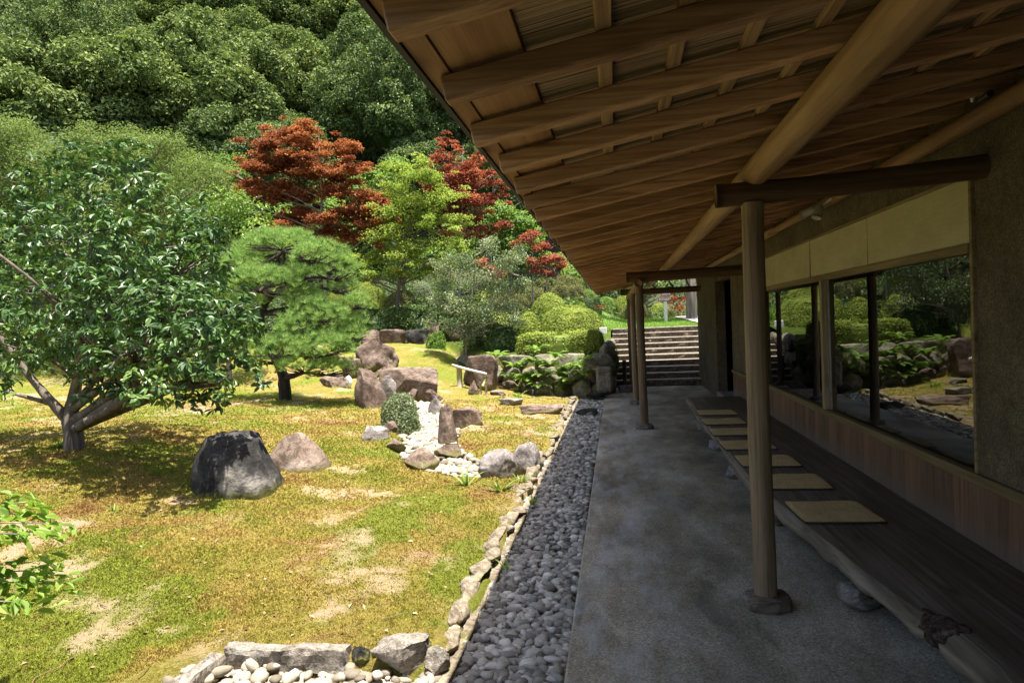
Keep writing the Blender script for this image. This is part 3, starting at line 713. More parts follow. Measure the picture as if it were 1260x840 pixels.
# ------------------------------------------------------------------ rocks of the garden
def put_rock(px, base, wpx, hpx, seed, mat, label, depth=.8, cuts=9, rough=.06, flat=None, rot=0, sub=5, lean=(0, 0), shape=None, group=None, cat='rock', name='garden_rock', sink=.16):
    p = ground(px, base); s = mpp(p); wd = wpx*s; h = hpx*s
    dp = wd*depth
    p = p + np.array([0, dp*.35, 0])                           # the sight line meets the near foot
    z = T(p[0], p[1])
    hh = h*1.02/(.5+sink)
    V, F = rock((wd*1.02, dp, hh), seed, sub, cuts+4, rough, flat, sink)
    if shape is not None: V = shape(V, wd, dp, hh)
    if lean != (0, 0): V[:, 0] += lean[0]*V[:, 2]; V[:, 1] += lean[1]*V[:, 2]
    c, s_ = math.cos(rot-YAW), math.sin(rot-YAW)
    W = V.copy(); W[:, 0] = V[:, 0]*c+V[:, 1]*s_; W[:, 1] = -V[:, 0]*s_+V[:, 1]*c
    W += np.array([p[0], p[1], z-.01])
    o = mk(name, W, F, mat, None, (p[0], p[1], z), smooth=True); tag(o, label, cat, group); return o
def cone(a): 
    def f(V, wd, dp, h):
        t = np.clip(V[:, 2]/(h*.6), 0, 1); k = 1-a*t; V = V.copy(); V[:, 0] *= k; V[:, 1] *= k; return V
    return f
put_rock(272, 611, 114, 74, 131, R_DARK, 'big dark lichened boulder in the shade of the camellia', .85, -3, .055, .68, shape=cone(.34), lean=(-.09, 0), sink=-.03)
put_rock(355, 580, 84, 45, 12, R_BROWN, 'smooth pale brown pyramid shaped rock right of the dark boulder', .8, -3, .03, shape=cone(.42), sink=.02)
put_rock(455, 503, 44, 50, 3, R_RED, 'upright reddish brown rock behind the round bush', .7, 8, .05, shape=cone(.22), lean=(-.10, 0))
put_rock(500, 490, 74, 38, 14, R_BROWN, 'long flat topped slab rock behind the white pebble stream', .4, 12, .05, .45)
put_rock(478, 492, 24, 30, 5, R_GREY, 'small pale wedge rock between the upright rock and the slab', .6, 8, .05, shape=cone(.4))
put_rock(455, 456, 64, 36, 26, R_RED, 'largest layered red brown rock under the pine branches', .8, 10, .09, shape=cone(.3), lean=(.1, 0))
put_rock(472, 464, 36, 14, 7, R_RED, 'low dark red rock wedged in front of the layered rock', .7, 8, .07)
put_rock(430, 466, 26, 24, 8, R_BROWN, 'brown rock below the lowest pine branch', .8, 8, .07)
put_rock(407, 478, 36, 18, 9, R_BROWN, 'low brown rock at the foot of the pine moss bank', .6, 9, .07)
put_rock(427, 476, 12, 14, 10, plain('white_stone', (.7, .69, .67), .8), 'small white stone beside the upright reddish rock', .8, 6, .05)
put_rock(505, 491, 17, 14, 11, R_RED, 'small reddish stone at the right foot of the slab rock', .8, 7, .06)
put_rock(531, 494, 24, 16, 13, R_RED, 'angular red brown stone at the head of the pebble stream', .8, 9, .07)
put_rock(536, 509, 26, 22, 15, R_GREY, 'pale grey veined rock on the right bank of the stream', .7, 9, .06, shape=cone(.3))
put_rock(549, 547, 25, 50, 16, R_BROWN, 'tall pointed standing stone at the stream bank', .75, 3, .06, shape=cone(.3), lean=(.02, 0))
put_rock(574, 523, 38, 23, 17, R_BROWN, 'flat topped brown rock right of the standing stone', .6, 10, .06, .4)
put_rock(553, 516, 16, 9, 18, R_GREY, 'low grey stone behind the standing stone', .8, 7, .06)
put_rock(457, 545, 38, 20, 19, R_GREY, 'low grey rock left of the round bush', .7, 6, .04)
put_rock(477, 536, 20, 18, 20, R_RED, 'brick red block stone leaning at the round bush', .6, 10, .03, lean=(.25, 0))
put_rock(486, 553, 24, 14, 31, R_BROWN, 'small pinkish stone between the grey rock and the stream', .8, 6, .04)
put_rock(516, 573, 44, 20, 22, R_BROWN, 'low oval brown rock at the near bank of the stream', .7, 5, .03)
put_rock(549, 559, 35, 13, 23, R_BROWN, 'long low pinkish rock below the standing stone', .5, 6, .04)
put_rock(611, 590, 49, 36, 24, R_GREY, 'rounded grey rock, left of the pair by the gravel strip', .8, -1, .04)
put_rock(646, 577, 40, 31, 25, R_GREY, 'ridged grey brown rock, right of the pair by the gravel strip', .8, 9, .06)
put_rock(590, 479, 44, 40, 56, R_RED, 'squarish dark red rock behind the bamboo spout', .8, 12, .05, .55)
put_rock(582, 486, 15, 18, 27, R_BROWN, 'small pointed stone at the foot of the bamboo spout', .7, 8, .06, shape=cone(.5))
put_rock(665, 508, 56, 10, 28, R_BROWN, 'long curved flat stone half sunk in the moss', .35, 6, .05, .3)
put_rock(628, 498, 30, 8, 29, R_GREY, 'flat pale stepping stone in the moss below the fern wall', .6, 6, .04, .3)
put_rock(612, 488, 20, 7, 30, R_GREY, 'small flat stone at the end of the bamboo spout', .7, 6, .04, .3)
put_rock(572, 513, 40, 6, 32, R_BROWN, 'thin sunk stone on the moss mound right of the flat rock', .5, 6, .04, .3)
put_rock(660, 570, 22, 8, 33, R_EDGE, 'low cream stone at the right end of the grey pair', .8, 7, .06)
put_rock(635, 606, 26, 9, 34, R_EDGE, 'cream stone beside the strappy plants near the gravel', .7, 7, .06)
V, F = rock((.40, .32, .2), 35, 4, 7, .05, .4); p = at_z(722, 514, -.1); V += np.array([p[0], p[1], -.1])
tag(mk('garden_rock', V, F, R_DARK, None, tuple(p), smooth=True), 'dark flat stone lying in the far part of the grey gravel', 'rock')
# kerb stones at the bottom left around the white pebbles
def kerb_block(px0, py0, px1, py1, wd, ht, label, seed):
    a = at_z(px0, py0, .02); b = at_z(px1, py1, .02); V, F = beam((a[0], a[1], ht/2-.05), (b[0], b[1], ht/2-.05), wd, ht, .02)
    # subdivide along the length and roughen
    L = np.linalg.norm(b-a); n = 28; P = np.array([a*(1-t)+b*t for t in np.linspace(0, 1, n)]); P[:, 2] = ht/2-.05
    d = unit(b-a); sd = np.array([-d[1], d[0], 0]); prof = []
    for (u, v) in [(-1, -1), (-1, -.3), (-1, .5), (-.85, .92), (-.3, 1), (.3, 1), (.85, .92), (1, .5), (1, -.3), (1, -1)]: prof.append((u*wd/2, v*ht/2))
    m = len(prof); V = np.concatenate([[p+sd*u+np.array([0, 0, v]) for u, v in prof] for p in P]); V = np.array(V)
    V[:m] += d*.006; V += .012*np.stack([fbm(V, 11, 4, seed), fbm(V, 11, 4, seed+9), fbm(V, 11, 4, seed+20)], -1)
    i = np.arange(n-1)[:, None]*m; j = np.arange(m-1)[None]; F = [np.stack([i+j, i+m+j, i+m+j+1, i+j+1], -1).reshape(-1, 4), np.array([list(range(m)), list(range((n-1)*m, n*m))[::-1]])]
    tag(mk('kerb_stone', V, F, R_CURB, None, (a[0], a[1], 0), smooth=False), label, 'kerb stone')
kerb_block(282, 803, 430, 808, .085, .12, 'long straight kerb stone above the white pebbles', 1)
kerb_block(268, 812, 218, 850, .085, .11, 'kerb stone laid at a slant left of the white pebbles', 2)
put_rock(490, 824, 72, 34, 41, R_CURB, 'rough squarish stone right of the long kerb stone', .5, 10, .06, .5, name='border_stone')
put_rock(442, 816, 24, 20, 42, R_DARK, 'small dark stone between the kerb stone and the rough stone', .7, 8, .07, name='border_stone')
put_rock(536, 822, 32, 27, 43, R_CURB, 'pale crumbling stone at the corner of the gravel strip', .7, 9, .09, name='border_stone')
# edging stones along the gravel
r = np.random.default_rng(50); y = 3.3; k = 0
while y < 14.9:
    L = r.uniform(.10, .40)*(1 if y < 7 else 1.35); wd = r.uniform(.09, .15)
    V, F = rock((wd*1.15, L*1.2, .12), 500+k, 4 if y < 7 else 3, 11, .10, .2); c_ = np.array([-.965+r.normal(0, .02), y+L/2, -.062+r.normal(0, .012)]); V += c_
    tag(mk('edging_stone', V, F, R_EDGE, None, tuple(c_), smooth=True), 'small weathered edging stone between the moss and the gravel strip', 'edging stone', 'edging stones along the gravel')
    y += L*.93+r.uniform(-.01, .02); k += 1
ky = np.arange(1.5, 15.2, .03); V = []
for (dx, z) in ((-.905, -.13), (-.90, -.035), (-.85, -.03), (-.838, -.13)):
    q = np.stack([dx+0*ky, ky, z+0*ky], -1); q[:, 0] += .012*fbm(q, 5, 3, 70); q[:, 2] += .012*fbm(q, 9, 3, 71)*(z > -.1); V.append(q)
V = np.concatenate(V); n = len(ky); i = np.arange(n-1); F = np.concatenate([np.stack([i+n*k, i+n*(k+1), i+n*(k+1)+1, i+n*k+1], -1)[:, ::-1] for k in range(3)])
tag(mk('kerb', V, F, R_EDGE, smooth=False), kind='structure')
# retaining wall of fitted stones below the hedge
rw = empty('retaining_wall', (-2.2, 15.2, 0), 'low dry stone retaining wall with ferns below the clipped hedge', 'wall')
r = np.random.default_rng(60)
for course, (z0, hgt, dy) in enumerate(((-.1, .45, -.12), (.28, .38, .02), (.55, .36, .14))):
    x = -4.1 if course else -3.9
    while x < -.35:
        L = r.uniform(.28, .5) if course < 2 else r.uniform(.5, .9)
        V, F = rock((L*1.12, .42, hgt*1.15), 600+int(x*77)+course*13, 4, 11, .05, .45 if course == 2 else None)
        xc = x+L/2; V[:, 2] -= hgt*.2; V += np.array([xc, wall_y(xc)+.12+dy+r.normal(0, .03), z0+hgt*.25])
        mk('stone', V, F, (R_MOSSY, R_MOSSY, R_MOSSY, R_BROWN)[int(r.integers(4))], rw, smooth=True); x += L
lw = empty('low_stone_wall', (-7, 19.5, 1), 'low shaded wall of dark stones below the dark shrubs', 'wall')
for k, px in enumerate((455, 485, 515, 545, 572)):
    p = at_y(px, 428, 19.55); zt = T(p[0], 19.1)
    V, F = rock((.85, .5, .62), 650+k, 4, 12, .05, .5); V += np.array([p[0], 19.6-(.6 if k == 4 else 0), zt-.08]); mk('stone', V, F, R_RED if k != 2 else R_DARK, lw, smooth=True)
# cheek wall and carved stone at the left of the steps
cw = empty('cheek_wall', (-.25, 17.5, 0), 'rough stone cheek wall on the left side of the steps', 'wall')
for k in range(7):
    for j in range(3):
        z = .02+.36*j
        V, F = rock((.36, .62, .46), 680+k*3+j, 3, 9, .05); V += np.array([-.22, 15.5+k*.55+.2*(j % 2), z]); mk('stone', V, F, R_MOSSY, cw, smooth=True)
p = at_z(743, 487, .06); V, F = beam((p[0]+.03, p[1]+.16, .12), (p[0]+.02, p[1]+.17, .66), .34, .30, .05, (0, 1, 0))
mbq = MB().add(V, F); tag(mbq.build('stone_block', R_MOSSY, None, loc=(p[0], p[1], .1)), 'upright grey stone block in the shade left of the steps', 'stone')
for k, (px, py, wx, lab) in enumerate(((735, 490, .5, 'flat base stone in the shade under the grey stone block'), (772, 483, .42, 'flat stone at the bottom left corner of the steps'))):
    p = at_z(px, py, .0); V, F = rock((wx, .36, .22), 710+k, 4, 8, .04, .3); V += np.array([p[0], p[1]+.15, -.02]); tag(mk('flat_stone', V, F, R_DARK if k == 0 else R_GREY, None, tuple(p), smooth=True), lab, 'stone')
p = at_z(769, 476, .0); tag(mk('wooden_stake', *tube([(p[0], p[1], -.1), (p[0]+.005, p[1], .64)], [.05, .047], 12, rough=.05), LEGW, None, tuple(p), smooth=True), 'short dark wooden stake in front of the left end of the steps', 'stake')

# ------------------------------------------------------------------ foliage
def leaves(P, nrm, L, W, r, droop=0.0, six=False, ax=None, fold=.18):
    n = len(P); L = L*r.uniform(.7, 1.2, n)[:, None]; W = W*r.uniform(.75, 1.2, n)[:, None]
    a = unit(np.cross(nrm, rdir(n, r))) if ax is None else unit(ax-(ax*nrm).sum(1, keepdims=True)*nrm)
    if droop: a = unit(a+np.array([0, 0, -droop]))
    s = unit(np.cross(nrm, a)); up = np.cross(a, s)
    b = P-a*L*.5; t = P+a*L*.5-up*L*.12
    if six:
        l1 = P-a*L*.18+s*W*.46+up*W*fold; l2 = P+a*L*.18+s*W*.40+up*W*fold; r1 = P-a*L*.18-s*W*.46+up*W*fold; r2 = P+a*L*.18-s*W*.40+up*W*fold
        V = np.stack([b, l1, l2, t, r2, r1], 1).reshape(-1, 3); i = np.arange(n)[:, None]*6
        return V, np.concatenate([i+np.array([[0, 3, 2, 1]]), i+np.array([[0, 5, 4, 3]])])
    l = P+s*W*.5+up*W*fold; q = P-s*W*.5+up*W*fold
    V = np.stack([b, q, t, l], 1).reshape(-1, 3); i = np.arange(n)[:, None]*4
    return V, i+np.array([[0, 1, 2, 3]])
def crown_mesh(lobes, per, L, W, r, shell=.55, up=.55, out=.8, jit=.5, droop=0, six=False, low=-.75, core=None, tvar=.16, flat=0, clus=0, fuzz=0.0):
    mb = MB()
    for (c, rad) in lobes:
        c = np.asarray(c, float); rad = np.asarray(rad, float)*np.ones(3); n = int(per*(rad[0]*rad[1]*rad[2])**(2/3)) if per > 0 else -per
        n = max(n, 8)
        d = rdir(int(n*1.25), r); d = d[d[:, 2] > low][:n]; n = len(d)
        rr_ = shell+(1-shell)*r.random(n)**.6
        bump_ = 1+.16*fbm(d+c*.37, 2.3, 2, 5)
        P = c+d*rad*(rr_*bump_)[:, None]+fuzz*rad*r.normal(size=(n, 3))
        nr = unit(d/rad*rad.mean()*out+np.array([0, 0, up])+jit*r.normal(size=(n, 3))*np.array([1, 1, 1-flat]))
        if clus:                                             # rosettes of leaves at twig tips
            k = len(P)//clus; P = np.repeat(P[:k], clus, 0); q = np.repeat(nr[:k], clus, 0); n = len(P)
            ax = unit(rdir(n, r)*np.array([1, 1, .45])+.55*q); nr = unit(q+np.array([0, 0, .5])+.35*r.normal(size=(n, 3))); ax = unit(ax-(ax*nr).sum(1, keepdims=True)*nr)
            V, F = leaves(P+ax*L*.55+.012*r.normal(size=(n, 3)), nr, L, W, r, droop, six, ax)
        else: V, F = leaves(P, nr, L, W, r, droop, six)
        t0 = r.normal(.5, tvar); t = np.clip(t0+r.normal(0, .2, n), 0, 1); 
        mb.add(V, F, np.concatenate([t, t]) if six else t)
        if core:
            iv, f = ico(2); mb.add(c+iv*rad*core*(1+.2*fbm(iv+c, 2, 2, 3))[:, None], f, np.full(len(f), .12))  # darker core tone stands for shade inside the crown
    return mb
def limbs(mb, path, rads, lobes, r, frac=1.0, rmin=.012, start=.25, up=.25, rough=.12):
    path = np.array(path, float); mb.add(*tube(path, rads, 10, rough=rough, sub=5, seed=int(r.integers(99))))
    t = np.linspace(0, 1, len(path)); tt = np.linspace(start, 1, 24); Q = np.stack([np.interp(tt, t, path[:, k]) for k in range(3)], -1); qr = np.interp(tt, t, np.array(rads))
    for (c, rad) in lobes:
        if r.random() > frac: continue
        c = np.asarray(c, float); dz = c[2]-Q[:, 2]; h = np.linalg.norm((Q-c)[:, :2], axis=1)
        k = int(np.argmin(np.abs(dz-up*h*1.6-.1*h)+.15*np.linalg.norm(Q-c, axis=1)))
        a = Q[k]; m = a*.45+c*.55+np.array([0, 0, -min(.35*up*h[k], .25*max(c[2]-a[2]-.8, 0))])+r.normal(0, .05, 3)*np.array([1, 1, .4])*np.linalg.norm(c-a)
        r0 = min(qr[k]*.62, .026*np.linalg.norm(c-a)+.008)
        mb.add(*tube([a, a*.75+m*.25, m, c], [r0, r0*.85, r0*.6, max(rmin*.5, r0*.25)], 6, rough=.1, sub=3))
        for _ in range(3):
            e = c+rdir(1, r)[0]*np.asarray(rad)*.75; mb.add(*tube([m*.5+c*.5, c*.6+e*.4+r.normal(0, .03, 3), e], [r0*.4, r0*.28, r0*.1+.002], 5, sub=2))
    return mb
def tree(name, base, label, cat, path, rads, lobes, leafm, barkm, r, group=None, limb=1.0, **k):
    root = empty(name, tuple(base), label, cat, group)
    crown_mesh(lobes, r=r, **k).build('crown', leafm, root)
    limbs(MB(), path, rads, lobes, r, limb).build('trunk', barkm, root, smooth=True)
    return root
CAM_L = leaf_mat('camellia_leaf', (.03, .07, .018), (.065, .135, .03), (.15, .235, .055), .42, .16, .45)
FINE_L = leaf_mat('feathery_leaf', (.10, .145, .045), (.17, .225, .07), (.26, .31, .105), .6, .4, .25)
GLOS_L = leaf_mat('glossy_bush_leaf', (.07, .14, .02), (.14, .24, .035), (.26, .36, .065), .45, .3, .4)
RED_L = leaf_mat('red_maple_leaf', (.14, .042, .024), (.31, .10, .05), (.48, .19, .085), .6, .35, .2)
RED2_L = leaf_mat('crimson_maple_leaf', (.14, .034, .028), (.30, .078, .055), (.47, .17, .105), .6, .35, .2)
GMAP_L = leaf_mat('green_maple_leaf', (.15, .215, .04), (.265, .345, .065), (.42, .45, .13), .6, .42, .2)
OLIV_L = leaf_mat('olive_leaf', (.085, .125, .05), (.17, .22, .10), (.36, .39, .24), .5, .3, .4)
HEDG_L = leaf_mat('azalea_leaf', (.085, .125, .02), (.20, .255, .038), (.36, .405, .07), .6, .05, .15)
HEDD_L = leaf_mat('dark_shaded_leaf', (.035, .065, .018), (.07, .12, .028), (.13, .19, .045), .5, .25, .35)  # dark tone also carries the shade lying on the background shrubs
TWIG_L = leaf_mat('twiggy_azalea_leaf', (.11, .12, .05), (.21, .22, .085), (.34, .33, .14), .7, .3, .2)
MIDG_L = leaf_mat('mid_green_leaf', (.085, .155, .03), (.17, .27, .05), (.30, .40, .09), .6, .36, .2)
HILL_A = leaf_mat('hill_evergreen_leaf', (.068, .10, .038), (.148, .195, .066), (.29, .35, .12), .75, .2, .1)
HILL_B = leaf_mat('hill_olive_leaf', (.09, .12, .042), (.18, .22, .07), (.33, .365, .12), .75, .2, .1)
HILL_C = leaf_mat('hill_dark_leaf', (.054, .088, .034), (.122, .172, .06), (.24, .305, .105), .65, .2, .15)
NEED_L = leaf_mat('pine_needle', (.125, .21, .065), (.235, .36, .105), (.38, .51, .17), .6, .35, .2)
FERN_L = leaf_mat('fern_frond', (.09, .17, .03), (.19, .31, .055), (.32, .44, .10), .6, .4, .2)
GRASS_L = leaf_mat('strap_leaf', (.06, .12, .02), (.13, .22, .035), (.3, .33, .1), .45, .3, .4)
YOUNG_L = leaf_mat('young_tree_leaf', (.12, .20, .03), (.20, .31, .045), (.33, .43, .10), .5, .45, .3)

def ell_lobes(c, R3, n, rad, r, squash=.8, top=-.45):
    out = []
    d = rdir(n*3, r); d = d[d[:, 2] > top][:n]
    for v in d:
        q = r.uniform(.45, .82); s = rad*r.uniform(.75, 1.25); out.append((np.asarray(c)+v*np.asarray(R3)*q, (s, s, s*squash)))
    return out
# --- the camellia at the left
r = np.random.default_rng(301)
b = ground(92, 552); s = mpp(b); print('camellia', b, s)
def P_(px, py, dy=0.0, b=None): 
    q = at_y(px, py, b[1]+dy); return q
cl = []
for (px, py, rp, dy) in [(60, 235, 62, .2), (130, 225, 66, -.2), (200, 255, 60, .1), (20, 280, 66, .2), (95, 290, 70, -.7), (170, 300, 70, -.7), (240, 320, 58, -.3), (10, 360, 66, -.6), (80, 365, 66, -1.0), (150, 370, 70, -1.1), (220, 375, 62, -.9), (275, 385, 50, -.5),
                         (30, 430, 60, -.6), (100, 420, 56, -1.1), (165, 430, 60, -1.2), (225, 430, 58, -1.0), (285, 430, 40, -.6), (255, 470, 38, -.9), (200, 465, 40, -1.3), (120, 470, 40, -.9), (-40, 300, 80, 0), (-60, 400, 80, 0), (-30, 470, 50, -.2), (120, 300, 80, .9), (200, 340, 80, .9), (40, 340, 90, 1.0), (120, 400, 80, .9), (240, 400, 60, .5), (20, 440, 60, .7), (180, 450, 55, .5), (150, 195, 40, .1), (90, 200, 42, 0), (240, 285, 40, -.2), (295, 400, 34, -.2), (305, 440, 26, -.5), (230, 492, 24, -.9), (270, 494, 20, -.8), (150, 490, 22, -1.0), (258, 445, 34, -1.5), (296, 425, 30, -1.2), (230, 410, 46, -1.6), (312, 470, 16, -.9), (180, 480, 30, -1.4)]:
    cl.append((P_(px, py, dy, b), np.array([rp, rp, rp*.78])*s*.86))
f1 = P_(86, 515, 0, b)
root = empty('camellia_tree', tuple(b), 'large glossy dark green broadleaf tree with spreading crown at the left', 'tree')
crown_mesh(cl, 1750, .098, .046, r, .3, .5, .8, .5, .25, True, -.85, clus=7).build('crown', CAM_L, root)
mb = MB()
tk = [b+np.array([0, 0, -.1]), b*.5+f1*.5+np.array([.02, 0, 0]), f1]
limbs(mb, tk+[P_(95, 470, .1, b), P_(105, 400, .1, b), P_(112, 300, .1, b)], [.125, .105, .098, .06, .045, .025], cl[3:18], r, .8)
limbs(mb, [f1-np.array([0, 0, .05]), P_(60, 490, -.1, b), P_(30, 455, -.1, b), P_(-10, 400, -.2, b)], [.062, .052, .042, .022], cl[7:9]+cl[20:23], r, .9)
limbs(mb, [f1-np.array([0, 0, .08]), P_(140, 480, -.2, b), P_(200, 440, -.4, b), P_(250, 400, -.4, b)], [.052, .042, .032, .016], cl[10:20], r, .9)
limbs(mb, [P_(75, 385, -.9, b), P_(45, 350, -1.1, b), P_(5, 318, -1.2, b), P_(-20, 300, -1.2, b)], [.018, .016, .013, .01], [], r)
mb.build('trunk', BARK, root, smooth=True)

# --- the layered pine
def needles(C, n, L, wd, r, spread=.75):
    k = len(C)*n; P = np.repeat(C, n, 0); d = r.normal(size=(k, 3))*spread; d[:, 2] = np.abs(d[:, 2])*.8+.55; d = unit(d)
    s = unit(np.cross(d, r.normal(size=(k, 3)))); Ln = L*r.uniform(.7, 1.15, k)[:, None]
    V = np.stack([P-s*wd*.5, P+s*wd*.5, P+d*Ln], 1).reshape(-1, 3); return V, np.arange(k*3).reshape(-1, 3)
r = np.random.default_rng(302)
b = ground(352, 492); s = mpp(b); print('pine', b, s)
pads = [(345, 297, 56, 18, .2), (315, 312, 46, 16, .5), (392, 312, 40, 18, -.2), (318, 345, 52, 24, -.5), (365, 340, 40, 20, .3), (415, 332, 34, 22, .1), (425, 352, 26, 16, .3), (300, 372, 34, 18, -.1), (388, 385, 46, 22, -.3), (425, 395, 34, 20, .1), (350, 425, 48, 22, -.6), (395, 425, 44, 22, -.5), (430, 410, 26, 16, -.1), (375, 447, 44, 18, -.5), (405, 452, 36, 16, -.3), (335, 440, 34, 14, .3), (368, 402, 32, 16, -.5), (438, 372, 22, 14, 0), (300, 322, 34, 16, .1), (372, 365, 34, 18, .1)]
root = empty('pine_tree', tuple(b), 'bright green japanese pine trained in cloud layers behind the brown rock', 'tree')
mb = MB(); padc = []
for (px, py, a, h, dy) in pads:
    c = P_(px, py, dy, b); padc.append((c, (a*s*.9, a*s*.9, h*s)))
    a *= .88; n = int(230*(a/45)**2); th = r.uniform(0, 6.283, n); q = np.sqrt(r.random(n)); bmp = 1-.18*np.sin(3*th+r.uniform(0, 6))
    C = c+np.stack([np.cos(th)*q*a*s*bmp, np.sin(th)*q*a*s*bmp*.8, (np.sqrt(1-.8*q*q)-.6)*h*s*1.9+r.normal(0, .04, n)-h*s*.15], -1)
    V, F = needles(C, 34, .125, .0065, r); mb.add(V, F, np.clip(np.repeat(r.normal(.5, .16, n), 34)+r.normal(0, .14, n*34), 0, 1))
mb.build('crown', NEED_L, root)
mb = MB(); tp = [b+np.array([0, 0, -.1]), P_(348, 465, 0, b), P_(340, 440, .05, b), P_(324, 412, .1, b), P_(322, 385, .05, b), P_(340, 350, 0, b), P_(350, 310, .05, b)]
limbs(mb, tp, [.13, .105, .09, .085, .07, .05, .03], [], r, rough=.3)
Q = np.array(tp)
for c, rd in padc:
    k = int(np.argmin(np.abs(Q[1:, 2]-(c[2]-.12))))+1; a = Q[k]; e = c-np.array([0, 0, rd[2]*.6]); m = (a+e)/2+r.normal(0, .05, 3)
    mb.add(*tube([a, m, e], [.04, .03, .015], 7, rough=.25, sub=3))
    for _ in range(16):
        th = r.uniform(0, 6.28); q = e+np.array([math.cos(th)*rd[0]*.85, math.sin(th)*rd[1]*.8, r.uniform(.0, rd[2]*.5)]); mb.add(*tube([e*.85+m*.15, (e+q)/2+r.normal(0, .03, 3), q], [.014, .01, .004], 5, sub=2))
mb.build('trunk', BARKD, root, smooth=True)

# --- trees of the middle distance: lobes given as pixel discs at a distance
def mid_tree(name, label, cat, Y, basepx, lobes_px, leafm, barkm, seed, per, L, W, trunk_r=.1, squash=.7, jit_d=.9, up=.55, six=False, limb=.8, extra=0, **k):
    r = np.random.default_rng(seed); p = at_y(basepx[0], basepx[1], Y); zb = T(p[0], Y); b = np.array([p[0], Y, zb]); s = mpp(b)
    lobes = []
    for (px, py, rp) in lobes_px:
        for q in range(1+extra):
            ox, oy = (r.normal(0, rp*(.55 if extra < 4 else .8), 2) if q else (0, 0)); rs = rp*s*((1 if extra < 4 else .75) if not q else r.uniform(.4, .75) if extra < 4 else r.uniform(.16, .5))
            lobes.append((at_y(px+ox, py+oy*.7, Y+r.uniform(-jit_d, jit_d)), (rs, rs, rs*squash)))
    top = max(l[0][2] for l in lobes); mid = np.mean([l[0] for l in lobes], 0)
    path = [b-np.array([0, 0, .15]), b+(mid-b)*np.array([.2, .2, 0])+np.array([0, 0, (top-zb)*.3]), b+(mid-b)*np.array([.7, .7, 0])+np.array([0, 0, (top-zb)*.6]), np.array([mid[0], mid[1], zb+(top-zb)*.92])]
    return tree(name, b, label, cat, path, [trunk_r, trunk_r*.8, trunk_r*.5, trunk_r*.2], lobes, leafm, barkm, r, limb=limb, per=per, L=L, W=W, up=up, six=six, **k)
mid_tree('feathery_tree', 'pale feathery fine leaved tree behind the glossy camellia', 'tree', 16.5, (140, 430), [(20, 175, 38), (60, 205, 44), (115, 190, 40), (160, 195, 40), (205, 205, 42), (245, 215, 36), (265, 235, 26), (225, 245, 40), (170, 245, 46), (110, 240, 46), (40, 250, 46), (-30, 220, 60), (270, 255, 20), (190, 280, 44), (20, 160, 26), (150, 170, 24), (205, 178, 24), (100, 175, 22), (60, 300, 60), (130, 300, 60), (-40, 300, 60)], FINE_L, BARK, 310, 2600, .10, .034, .12, .8, 1.0, .75, extra=1, jit=.7, shell=.3)
mid_tree('glossy_bush', 'bright glossy rounded bush between the feathery tree and the pine', 'bush', 14.8, (280, 430), [(280, 250, 30), (250, 262, 28), (312, 262, 26), (235, 285, 30), (275, 285, 36), (318, 285, 24), (300, 310, 34), (255, 320, 36), (290, 350, 36), (245, 360, 34)], GLOS_L, BARK, 311, 1500, .085, .045, .07, .8, .5, extra=1, shell=.4)
mid_tree('red_maple', 'large red leaved maple with tiered crown behind the pine', 'maple', 21.5, (402, 398), [(355, 165, 20), (330, 178, 20), (385, 180, 24), (425, 182, 18), (315, 205, 22), (350, 205, 28), (392, 210, 26), (430, 210, 18), (300, 232, 20), (335, 235, 28), (375, 240, 28), (412, 235, 20), (360, 265, 24), (395, 270, 20), (445, 240, 18), (462, 252, 16), (450, 268, 20), (425, 262, 14), (470, 272, 14), (432, 290, 16), (400, 295, 16), (455, 292, 14)], RED_L, BARKP, 312, 9000, .09, .06, .07, .36, .9, 1.1, limb=.10, fuzz=.38, extra=13, jit=.5, out=.3, shell=.1)
mid_tree('green_maple', 'slender yellow green maple in front of the red maples', 'maple', 20.3, (488, 412), [(505, 215, 22), (530, 218, 18), (490, 235, 24), (520, 245, 24), (548, 238, 16), (480, 262, 24), (510, 275, 26), (545, 270, 20), (470, 292, 26), (505, 305, 26), (540, 300, 22), (458, 318, 20), (490, 335, 20), (530, 330, 20), (560, 300, 16), (560, 268, 14), (520, 200, 14), (455, 340, 16), (550, 325, 14)], GMAP_L, BARK, 313, 4300, .085, .055, .06, .42, .8, .8, limb=.2, fuzz=.32, extra=9, jit=.5, out=.4, shell=.2)
mid_tree('crimson_maple', 'narrow dark crimson maple touching the eave line', 'maple', 24.5, (566, 400), [(550, 175, 11), (548, 195, 16), (555, 215, 22), (575, 225, 20), (540, 225, 14), (560, 240, 22), (585, 248, 20), (602, 242, 14), (548, 255, 16), (575, 268, 18), (595, 215, 14), (588, 195, 12), (610, 225, 12), (560, 285, 16), (590, 280, 14)], RED2_L, BARKP, 314, 4600, .11, .07, .05, .4, .9, 1.0, limb=.18, fuzz=.38, extra=9, jit=.4, out=.3, shell=.2)
mid_tree('silvery_shrub', 'loose silvery olive shrub with pale bare twigs above the stone wall', 'shrub', 17.0, (572, 428), [(600, 305, 13), (575, 325, 15), (555, 345, 15), (620, 325, 15), (590, 350, 18), (640, 315, 11), (615, 355, 16), (540, 370, 12), (565, 380, 16), (595, 385, 18), (625, 378, 14), (580, 405, 18), (555, 402, 12), (608, 408, 14), (640, 350, 12), (530, 398, 9), (632, 398, 10), (545, 330, 10)], OLIV_L, BARKP, 315, 5200, .07, .035, .035, .85, .5, .6, fuzz=.3, extra=2, jit=.8, shell=.15, limb=1)
